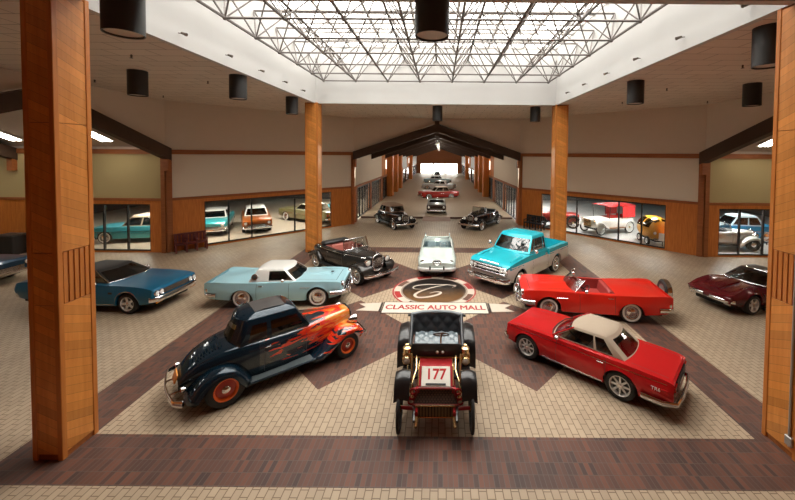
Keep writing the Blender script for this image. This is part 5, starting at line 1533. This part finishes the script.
# ---------------------------------------------------------------- the long hall
struct(MB().box((0, (29.6+YE)/2, .075), (2*HW, YE-29.6, .15)).build('floor', tiles('hall_pavers', (.46, .345, .23), (.41, .30, .20), (.30, .22, .14), .3, .15, .008, .5)))
trim(MB().box((0, 29.57, .075), (2*HW, .06, .15)), mat('dark_brick_nosing', (.14, .075, .055), .5))
trim(MB().prism([(28.4, .002), (29.56, .002), (29.56, .16), (29.5, .16)], -1.15, 1.15, 'X'), mat('red_ramp', (.34, .20, .15), .6))
M_clerestory = mat('white_hall_panel', (.75, .76, .76), .7)
bays = [('tan', 27.6, 40.0), ('wood', 40.0, 56.0), ('white', 56.0, 70.0), ('wood', 70.0, 78.0), ('white', 78.0, 99.8)]
for sd, side in ((-1, 'west'), (1, 'east')):
    for kind, a, b in bays:
        l = b-a; um = {'tan': M_panel, 'wood': M_wood, 'white': M_clerestory}[kind]
        x = sd*(HW+.1); mb = MB()
        mb.box((x, (a+b)/2, (ZP0+5.75)/2), (.2, l, 5.75-ZP0), 0)
        mb.box((x, (a+b)/2, (ZH+.1+ZP0)/2), (.22, l, ZP0-ZH-.1), 1)
        nw = max(1, round(l/6.2)); step = l/nw
        for k in range(nw+1): mb.box((x, min(b-.3, max(a+.3, a+step*k)), ZP0/2), (.24, .6, ZP0), 1)
        struct(mb.build('wall_%s' % side, [um, M_redwood]))
        for k in range(nw):
            y0, y1 = a+step*k+.3, a+step*(k+1)-.3
            if k == 0: y0 += .3
            if k == nw-1: y1 -= .3
            n = 5 if kind == 'tan' else 3
            L_ = y1-y0
            if sd < 0: window(0, L_, [L_*q/n for q in range(1, n)], .18, ZH+.1, (-HW, y0, 0), (0, 0, PI/2), y=.06)
            else: window(0, L_, [L_*q/n for q in range(1, n)], .18, ZH+.1, (HW, y1, 0), (0, 0, -PI/2), y=.06)
        trim(MB().box((sd*(HW-.03), (a+b)/2, ZP0), (.08, l, .16)), M_redwood)
        if kind == 'wood':
            nb_ = 3 if l > 10 else 1
            for k in range(nb_):
                y = a+l*(k+.5)/nb_
                trim(MB().box((sd*(HW-.35), y+1.9, 2.75), (.7, 1.3, 5.5)), M_wood)
                if k == 2: continue
                o = thing('wall_sconce', 'tall glowing sconce on the %s wood panelling of the far hall' % ('left' if sd < 0 else 'right'), 'wall lamp', (sd*HW, y, 4.2), 0, 'sconces on the %s of the far hall' % ('left' if sd < 0 else 'right'))
                MB().box((-sd*.03, 0, 0), (.06, .3, 1.3)).build('backplate', M_brass, o); MB().box((-sd*.10, 0, 0), (.10, .22, 1.1), bev=.03).build('lamp_shade', M_sconce, o)
    # dark shop interiors behind the deeper windows
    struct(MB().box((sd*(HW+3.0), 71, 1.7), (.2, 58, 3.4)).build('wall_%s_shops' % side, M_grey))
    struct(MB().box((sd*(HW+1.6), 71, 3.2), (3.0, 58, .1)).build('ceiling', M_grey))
# far end: red-brown gable with three tall bright windows
mb = MB(); z1 = 3.0
mb.prism([(-HW-.3, z1), (HW+.3, z1), (HW+.3, 5.7), (0, 8.2), (-HW-.3, 5.7)], YE-.2, YE, 'Y')
for x, w in ((-HW+.5, 1.5), (-1.68, .4), (1.68, .4), (HW-.5, 1.5)): mb.box((x, YE-.1, z1/2), (w, .2, z1))
struct(mb.build('wall_north_end', M_redwood))
for x0, x1 in ((-5.2, -1.85), (-1.5, 1.5), (1.85, 5.2)):
    L_ = x1-x0; window(0, L_, [L_/2], .15, z1, (x0, YE-.16, 0), (0, 0, 0), bars=(1.1,))
for k in range(7):
    y = 35+8.6*k
    o = thing('pendant_floodlight', 'small white floodlight hanging under the ridge of the far hall', 'ceiling lamp', (0, y, 7.6), 0, 'floodlights under the hall ridge')
    MB().tube([(0, 0, .3), (0, 0, -.9)], .02, 6).build('drop_rod', M_white, o)
    MB().lathe([(.06, 0), (.16, -.06), (.22, -.26)], 16, Matrix.Translation((0, 0, -.9)) @ Matrix.Rotation(PI/2, 4, 'X')).build('lamp_shade', M_white, o, smooth=40)
    l = bpy.data.lights.new('hall_lamp', 'POINT'); l.energy = 230; l.shadow_soft_size = .2; l.color = (1, .9, .76)
    lo = bpy.data.objects.new('hall_lamp', l); COL.objects.link(lo); lo.location = (0, y, 6.1)
    MB().lathe([(.20, -.24), (0, -.22)], 16, Matrix.Translation((0, 0, -.9)) @ Matrix.Rotation(PI/2, 4, 'X')).build('bulb', M_fluor, o)

# ---------------------------------------------------------------- inlaid floor emblem
ex, ey = .06, 13.82
em = thing('floor_emblem', 'round floor emblem with a script letter in a red and cream ring', 'floor emblem', (ex, ey, 0))
M_cream = mat('cream_inlay', (.56, .48, .39), .5); M_redin = mat('red_inlay', (.36, .02, .02), .45)
M_blackin = mat('black_inlay', (.016, .012, .011), .3)
def disc_material():
    m, N, L, b = new_mat('black_to_gold_disc'); b.inputs['Roughness'].default_value = .35
    tc = N.new('ShaderNodeTexCoord'); sx = N.new('ShaderNodeSeparateXYZ'); L.new(tc.outputs['Object'], sx.inputs[0])
    nz = N.new('ShaderNodeTexNoise'); nz.inputs['Scale'].default_value = 9; L.new(tc.outputs['Object'], nz.inputs['Vector'])
    ad = N.new('ShaderNodeMath'); ad.operation = 'MULTIPLY_ADD'; ad.inputs[1].default_value = .7; L.new(nz.outputs['Fac'], ad.inputs[0]); L.new(sx.outputs[1], ad.inputs[2])
    mr = N.new('ShaderNodeMapRange'); mr.inputs[1].default_value = -1.0; mr.inputs[2].default_value = 1.0; L.new(ad.outputs[0], mr.inputs[0])
    rp = N.new('ShaderNodeValToRGB'); rp.color_ramp.elements[0].position = .25; rp.color_ramp.elements[0].color = (.15, .07, .022, 1)
    rp.color_ramp.elements[1].position = .8; rp.color_ramp.elements[1].color = (.012, .008, .007, 1)
    L.new(mr.outputs[0], rp.inputs['Fac']); L.new(rp.outputs['Color'], b.inputs['Base Color']); return m
def annulus(r0, r1, z, a0=0, a1=2*PI, n=64, h=.003):
    A = lin(a0, a1, n)
    rows = [[(r*math.cos(a), r*math.sin(a), zz) for r, zz in ((r0, z), (r1, z), (r1, z+h), (r0, z+h))] for a in A]
    return MB().grid(rows, closed=True, cap=abs(a1-a0) < 6.2)
annulus(1.30, 1.62, .001).build('ring', M_cream, em)
annulus(1.60, 1.66, .002).build('ring_border', M_redin, em); annulus(1.26, 1.33, .002).build('ring_border', mat('grey_brown_inlay', (.30, .24, .19), .5), em)
for k in range(8):
    a = 2*PI*k/8+.10
    annulus(1.36, 1.58, .004, a, a+.42, 10).build('ring_segment', M_redin if k % 2 == 0 else mat('brown_inlay', (.12, .05, .03), .5), em)
MB().lathe([(1.28, .002), (0, .002)], 64, Matrix.Rotation(PI/2, 4, 'X')).build('disc', disc_material(), em)
def ribbon(pts, w, z, name, m, parent):
    P = curve2(pts, [8]*(len(pts)-1)); rows = []; n = len(P)
    for i, (x, y) in enumerate(P):
        a = P[max(0, i-1)]; b = P[min(n-1, i+1)]; l = math.hypot(b[0]-a[0], b[1]-a[1]) or 1
        ww = w*(.35+.65*math.sin(PI*min(1, max(0, i/(n-1))))); nx, ny = -(b[1]-a[1])/l*ww, (b[0]-a[0])/l*ww
        rows.append([(x-nx, y-ny, z), (x+nx, y+ny, z), (x+nx, y+ny, z+.003), (x-nx, y-ny, z+.003)])
    return MB().grid(rows, closed=True, cap=True).build(name, m, parent)
cv = lambda L_: [((x-375)/185*1.27, -(y-165)/72*1.0) for x, y in L_]
ribbon(cv([(455, 122), (380, 140), (300, 172), (268, 200), (285, 217), (340, 214), (395, 198), (412, 182), (385, 178), (350, 188)]), .062, .005, 'script_letter', M_cream, em)
ribbon(cv([(300, 160), (256, 155), (255, 138), (310, 124), (400, 122), (500, 130), (480, 145)]), .035, .0055, 'script_flourish', M_cream, em)
bn = thing('floor_banner', 'cream banner inlaid in the floor in front of the round emblem, red lettering', 'floor banner', (.12, 12.2, 0))
MB().box((0, 0, .007), (3.74, .92, .006)).build('border', M_blackin, bn)
MB().box((0, 0, .009), (3.66, .84, .006)).build('panel', mat('banner_cream', (.66, .58, .49), .5), bn)
text_mesh('lettering', 'CLASSIC AUTO MALL', .50, M_redin, bn, (0, .0, .0135), (0, 0, 0), .0008, 0.0, .74, heavy=.016)
for sd in (1, -1):
    q = lambda x, y: (sd*x, y)
    P = [q(1.9, .40), q(2.75, .30), q(2.45, .02), q(2.75, -.25), q(1.9, -.30)]
    MB().prism(P, .001, .006, 'Z').build('ribbon_tail', M_cream, bn)
    MB().prism([q(1.89, .41), q(1.96, .41), q(1.96, -.31), q(1.89, -.31)], .002, .008, 'Z').build('tail_fold', M_blackin, bn)

# ---------------------------------------------------------------- seats and small furniture
def bench(label, x, y, deg, wood_m, l=1.7, group=None):
    o = thing('wall_bench', label, 'bench', (x, y, 0), R(deg), group)
    MB().box((0, 0, .44), (l, .48, .07), bev=.015).build('seat', wood_m, o)
    n = 3
    b = MB()
    for k in range(9): b.box((-l/2+.1+(l-.2)*k/8, .24, .70), (.12, .03, .42))
    b.box((0, .25, .94), (l, .05, .10)); b.build('backrest', wood_m, o)
    for k in range(n+1):
        xx = -l/2+.05+(l-.1)*k/n
        MB().box((xx, -.20, .22), (.07, .07, .44)).build('leg', wood_m, o); MB().box((xx, .22, .45), (.07, .07, .9)).build('leg', wood_m, o)
        MB().box((xx, 0, .66), (.08, .52, .05), bev=.01).build('armrest', wood_m, o); MB().box((xx, -.22, .55), (.06, .05, .22)).build('arm_post', wood_m, o)
    return o
ang = math.degrees(math.atan2(YN-W1, AX-HW))
bench('dark red wooden bench against the orange panel left of the display windows', -13.48, 19.22, ang, mat('oxblood_wood', (.13, .02, .015), .4), 1.5)
bench('black bench against the wood panel behind the turquoise pick-up truck', 7.2, 25.62, -ang, M_black, 1.5)
o = thing('waste_bin', 'black box-shaped bin standing by the wood wall left of the near left column', 'bin', (-22.3, 18.3, 0))
MB().box((0, 0, .5), (.95, .7, 1.0), bev=.04).build('body', M_black, o); MB().box((0, 0, 1.03), (1.0, .75, .08), bev=.03).build('lid', mat('bin_lid', (.05, .045, .04), .5), o)
def placard(label, x, y, deg):
    o = thing('placard', label, 'sign', (x, y, .03), R(deg))
    MB().tube([(0, 0, 0), (0, 0, .5)], .02, 6).build('post', M_black, o); MB().box((0, 0, .02), (.3, .25, .03)).build('base', M_black, o)
    MB().box((0, -.03, .62), (.36, .02, .46), M=Matrix.Rotation(-.25, 4, 'X')).build('card', mat('white_card', (.8, .8, .78), .6), o)
placard('white placard standing in front of the antique car with the red canopy', 10.88, 23.03, -44)
placard('white placard standing in front of the round yellow car', 13.4, 20.5, -44)

# ---------------------------------------------------------------- light and camera
w = bpy.data.worlds.new('overcast'); S.world = w; w.use_nodes = True
bg = w.node_tree.nodes['Background']; bg.inputs['Color'].default_value = (1.0, .955, .89, 1); bg.inputs['Strength'].default_value = 9.0
sn = bpy.data.lights.new('low_sun', 'SUN'); sn.energy = 7.0; sn.angle = R(2.5); sn.color = (1, .93, .82)
so = bpy.data.objects.new('low_sun', sn); COL.objects.link(so)
d = Vector((-.55, 1, -.235)); so.rotation_euler = d.to_track_quat('-Z', 'Y').to_euler(); so.location = (5, -20, 25)
pl = bpy.data.lights.new('skylight_portal', 'AREA'); pl.shape = 'RECTANGLE'; pl.size = 2*LX; pl.size_y = LN-LS; pl.cycles.is_portal = True
po = bpy.data.objects.new('skylight_portal', pl); COL.objects.link(po); po.location = (0, (LN+LS)/2, FT+.3)
cd = bpy.data.cameras.new('camera'); cam = bpy.data.objects.new('camera', cd); COL.objects.link(cam); S.camera = cam
cd.sensor_fit = 'HORIZONTAL'; cd.sensor_width = 36; cd.lens = 36*350/795; cd.clip_end = 300; cd.clip_start = .05
pitch = math.atan(11/350)
cam.location = (.25, 0, 5.4); cam.rotation_euler = (Matrix.Rotation(PI/2-pitch, 3, 'X') @ Matrix.Rotation(R(.45), 3, 'Z')).to_euler()
cd.shift_x = (397.5-440)/795; cd.shift_y = -(250-166)/795
S.view_settings.view_transform = 'Standard'; S.view_settings.look = 'None'; S.view_settings.exposure = 0.5; S.view_settings.gamma = 1.0
S.cycles.use_denoising = True; S.cycles.max_bounces = 8; S.cycles.diffuse_bounces = 5; S.cycles.transparent_max_bounces = 24; S.cycles.caustics_reflective = False; S.cycles.caustics_refractive = False
S.cycles.sample_clamp_indirect = 6
# ------------------------------------------------------------------ the cars in their places
place(hot_rod('midnight-blue flamed hot rod coupe with orange wheels, seen from behind'), -3.74, 8.84, 41.5)
place(tail_fin_roadster('pale blue finned coupe with white hardtop behind the flamed hot rod', 'car', paint('powder_blue', (.33, .56, .63)), False), -5.5, 12.95, 4)
place(muscle_car('dark blue hardtop with a black vinyl roof partly behind the near left column'), -11.7, 12.55, -4)
c = upright_car('black 1930s convertible with red seats beside the pale blue coupe', 'car', paint('brown_black', (.026, .023, .021), .22), True, seat_m=mat('dusty_red_upholstery', (.42, .13, .10), .6)); place(c, -3.85, 16.0, -42); c.scale = (1.07,)*3
place(rosebud_roadster('pale silver-green roadster facing the camera behind the round floor emblem'), .15, 17.45, -90)
c = pickup('turquoise and white pick-up truck in front of the far right column'); place(c, 3.95, 15.75, -134); c.scale = (1.05,)*3
place(tail_fin_roadster('bright red open convertible with spare wheel behind its tail', 'car', paint('torch_red', (.72, .022, .012)), True), 5.42, 12.15, 172)
place(soft_top_sports('red sports car with a tan soft top in the right foreground'), 4.05, 8.78, 137)
place(peaked_coupe('maroon fastback sports car partly behind the near right column'), 12.0, 12.95, -165)
place(brass_car('black and red brass-era runabout with white 177 plate, centre foreground'), .2, 7.74, -90)
place(upright_car('black 1930s saloon with tan top at the left of the far hall mouth', 'car', M_black_p, False, top_m=mat('tan_top', (.30, .19, .13), .8), name='saloon_car'), -3.2, 26.6, -58)
place(upright_car('black 1930s open tourer at the right of the far hall mouth', 'car', M_black_p, True, top_m=M_black, seat_m=M_blackseat), 3.45, 26.6, -122)
place(saloon('dark blue car in the left wing cut off by the left edge', 'car', 5.0, 1.85, paint('navy', (.01, .06, .13)), M_white), -19.95, 14.2, 0)
c = saloon('brown open car standing nose-on in the middle of the far hall', 'car', 4.6, 1.8, paint('brown', (.05, .026, .016)), M_black, open_top=True, name='convertible', seats=M_blackseat); place(c, -.05, 33.4, -90)
c = saloon('red car with a cream roof behind the brown car in the far hall', 'car', 4.8, 1.85, paint('hall_red', (.5, .03, .02)), mat('cream_roof', (.7, .62, .5), .5), roof=1.55); place(c, .1, 43.2, -160)
c = saloon('silver white car further back in the far hall behind the red car', 'car', 5.0, 1.9, paint('silver_white', (.6, .62, .62)), M_white); place(c, .1, 54.0, 165)
c = saloon('pale blue car deep in the far hall behind the silver white one', 'car', 5.0, 1.9, paint('hall_pale_blue', (.35, .48, .52)), M_white); place(c, -.2, 66.0, -15)
c = upright_car('black upright car farthest back before the bright end windows', 'car', M_black_p, False, name='saloon_car'); place(c, -.4, 80.0, -90)
# the display rooms
orange = paint('burnt_orange', (.34, .09, .015)); olive = paint('olive', (.16, .14, .06)); tq2 = paint('teal', (.03, .33, .36))
DZ = .03
def putd(c, x, y, a): place(c, x, y, a); c.location.z = DZ
putd(saloon('turquoise and white saloon at the left end of the left display windows', 'car', 5.0, 1.9, tq2, M_white, tone=(M_white, lambda x, y, z: z < .62)), -15.5, 24.5, -65)
putd(saloon('burnt orange saloon with white roof behind the left display windows', 'car', 4.95, 1.88, orange, M_white, roof=1.55), -13.2, 25.5, -60)
putd(saloon('long olive saloon right of the burnt orange one in the left display', 'car', 5.4, 1.95, olive, mat('pale_olive', (.42, .40, .26), .4), fins=.08), -10.2, 28.1, 152)
putd(saloon('turquoise car seen past the far left column at the right end of the left display', 'car', 4.8, 1.85, paint('teal_blue', (.05, .28, .36)), M_white), -8.6, 32.0, -95)
putd(saloon('turquoise saloon with whitewall tyres behind the left wing window', 'car', 4.7, 1.88, paint('sky_teal', (.06, .38, .46)), mat('bronze_roof', (.42, .33, .24), .4), roof=1.6), -18.15, 21.6, -168)
putd(saloon('white car behind the left wing window at the left edge', 'car', 4.8, 1.85, M_white, M_white), -26.3, 21.6, 10)
putd(red_antique('red antique runabout partly behind the far right column in the right display'), 9.1, 26.6, 170)
putd(canopy_car('white antique touring car with a red canopy in the right display'), 12.15, 24.72, -160)
putd(bubble_car('round yellow bubble car at the right end of the right display'), 13.6, 21.75, -92)
putd(upright_car('white open vintage car nearest the right wing window', 'car', M_white, True, kind='bw_black', seat_m=M_blackseat), 16.75, 20.7, -4)
putd(saloon('bright blue car with pale roof behind the white one in the right wing window', 'car', 4.6, 1.8, paint('azure', (.02, .22, .42)), mat('pale_blue_roof', (.5, .62, .68), .4), roof=1.65, belt=1.0), 19.7, 22.9, 174)
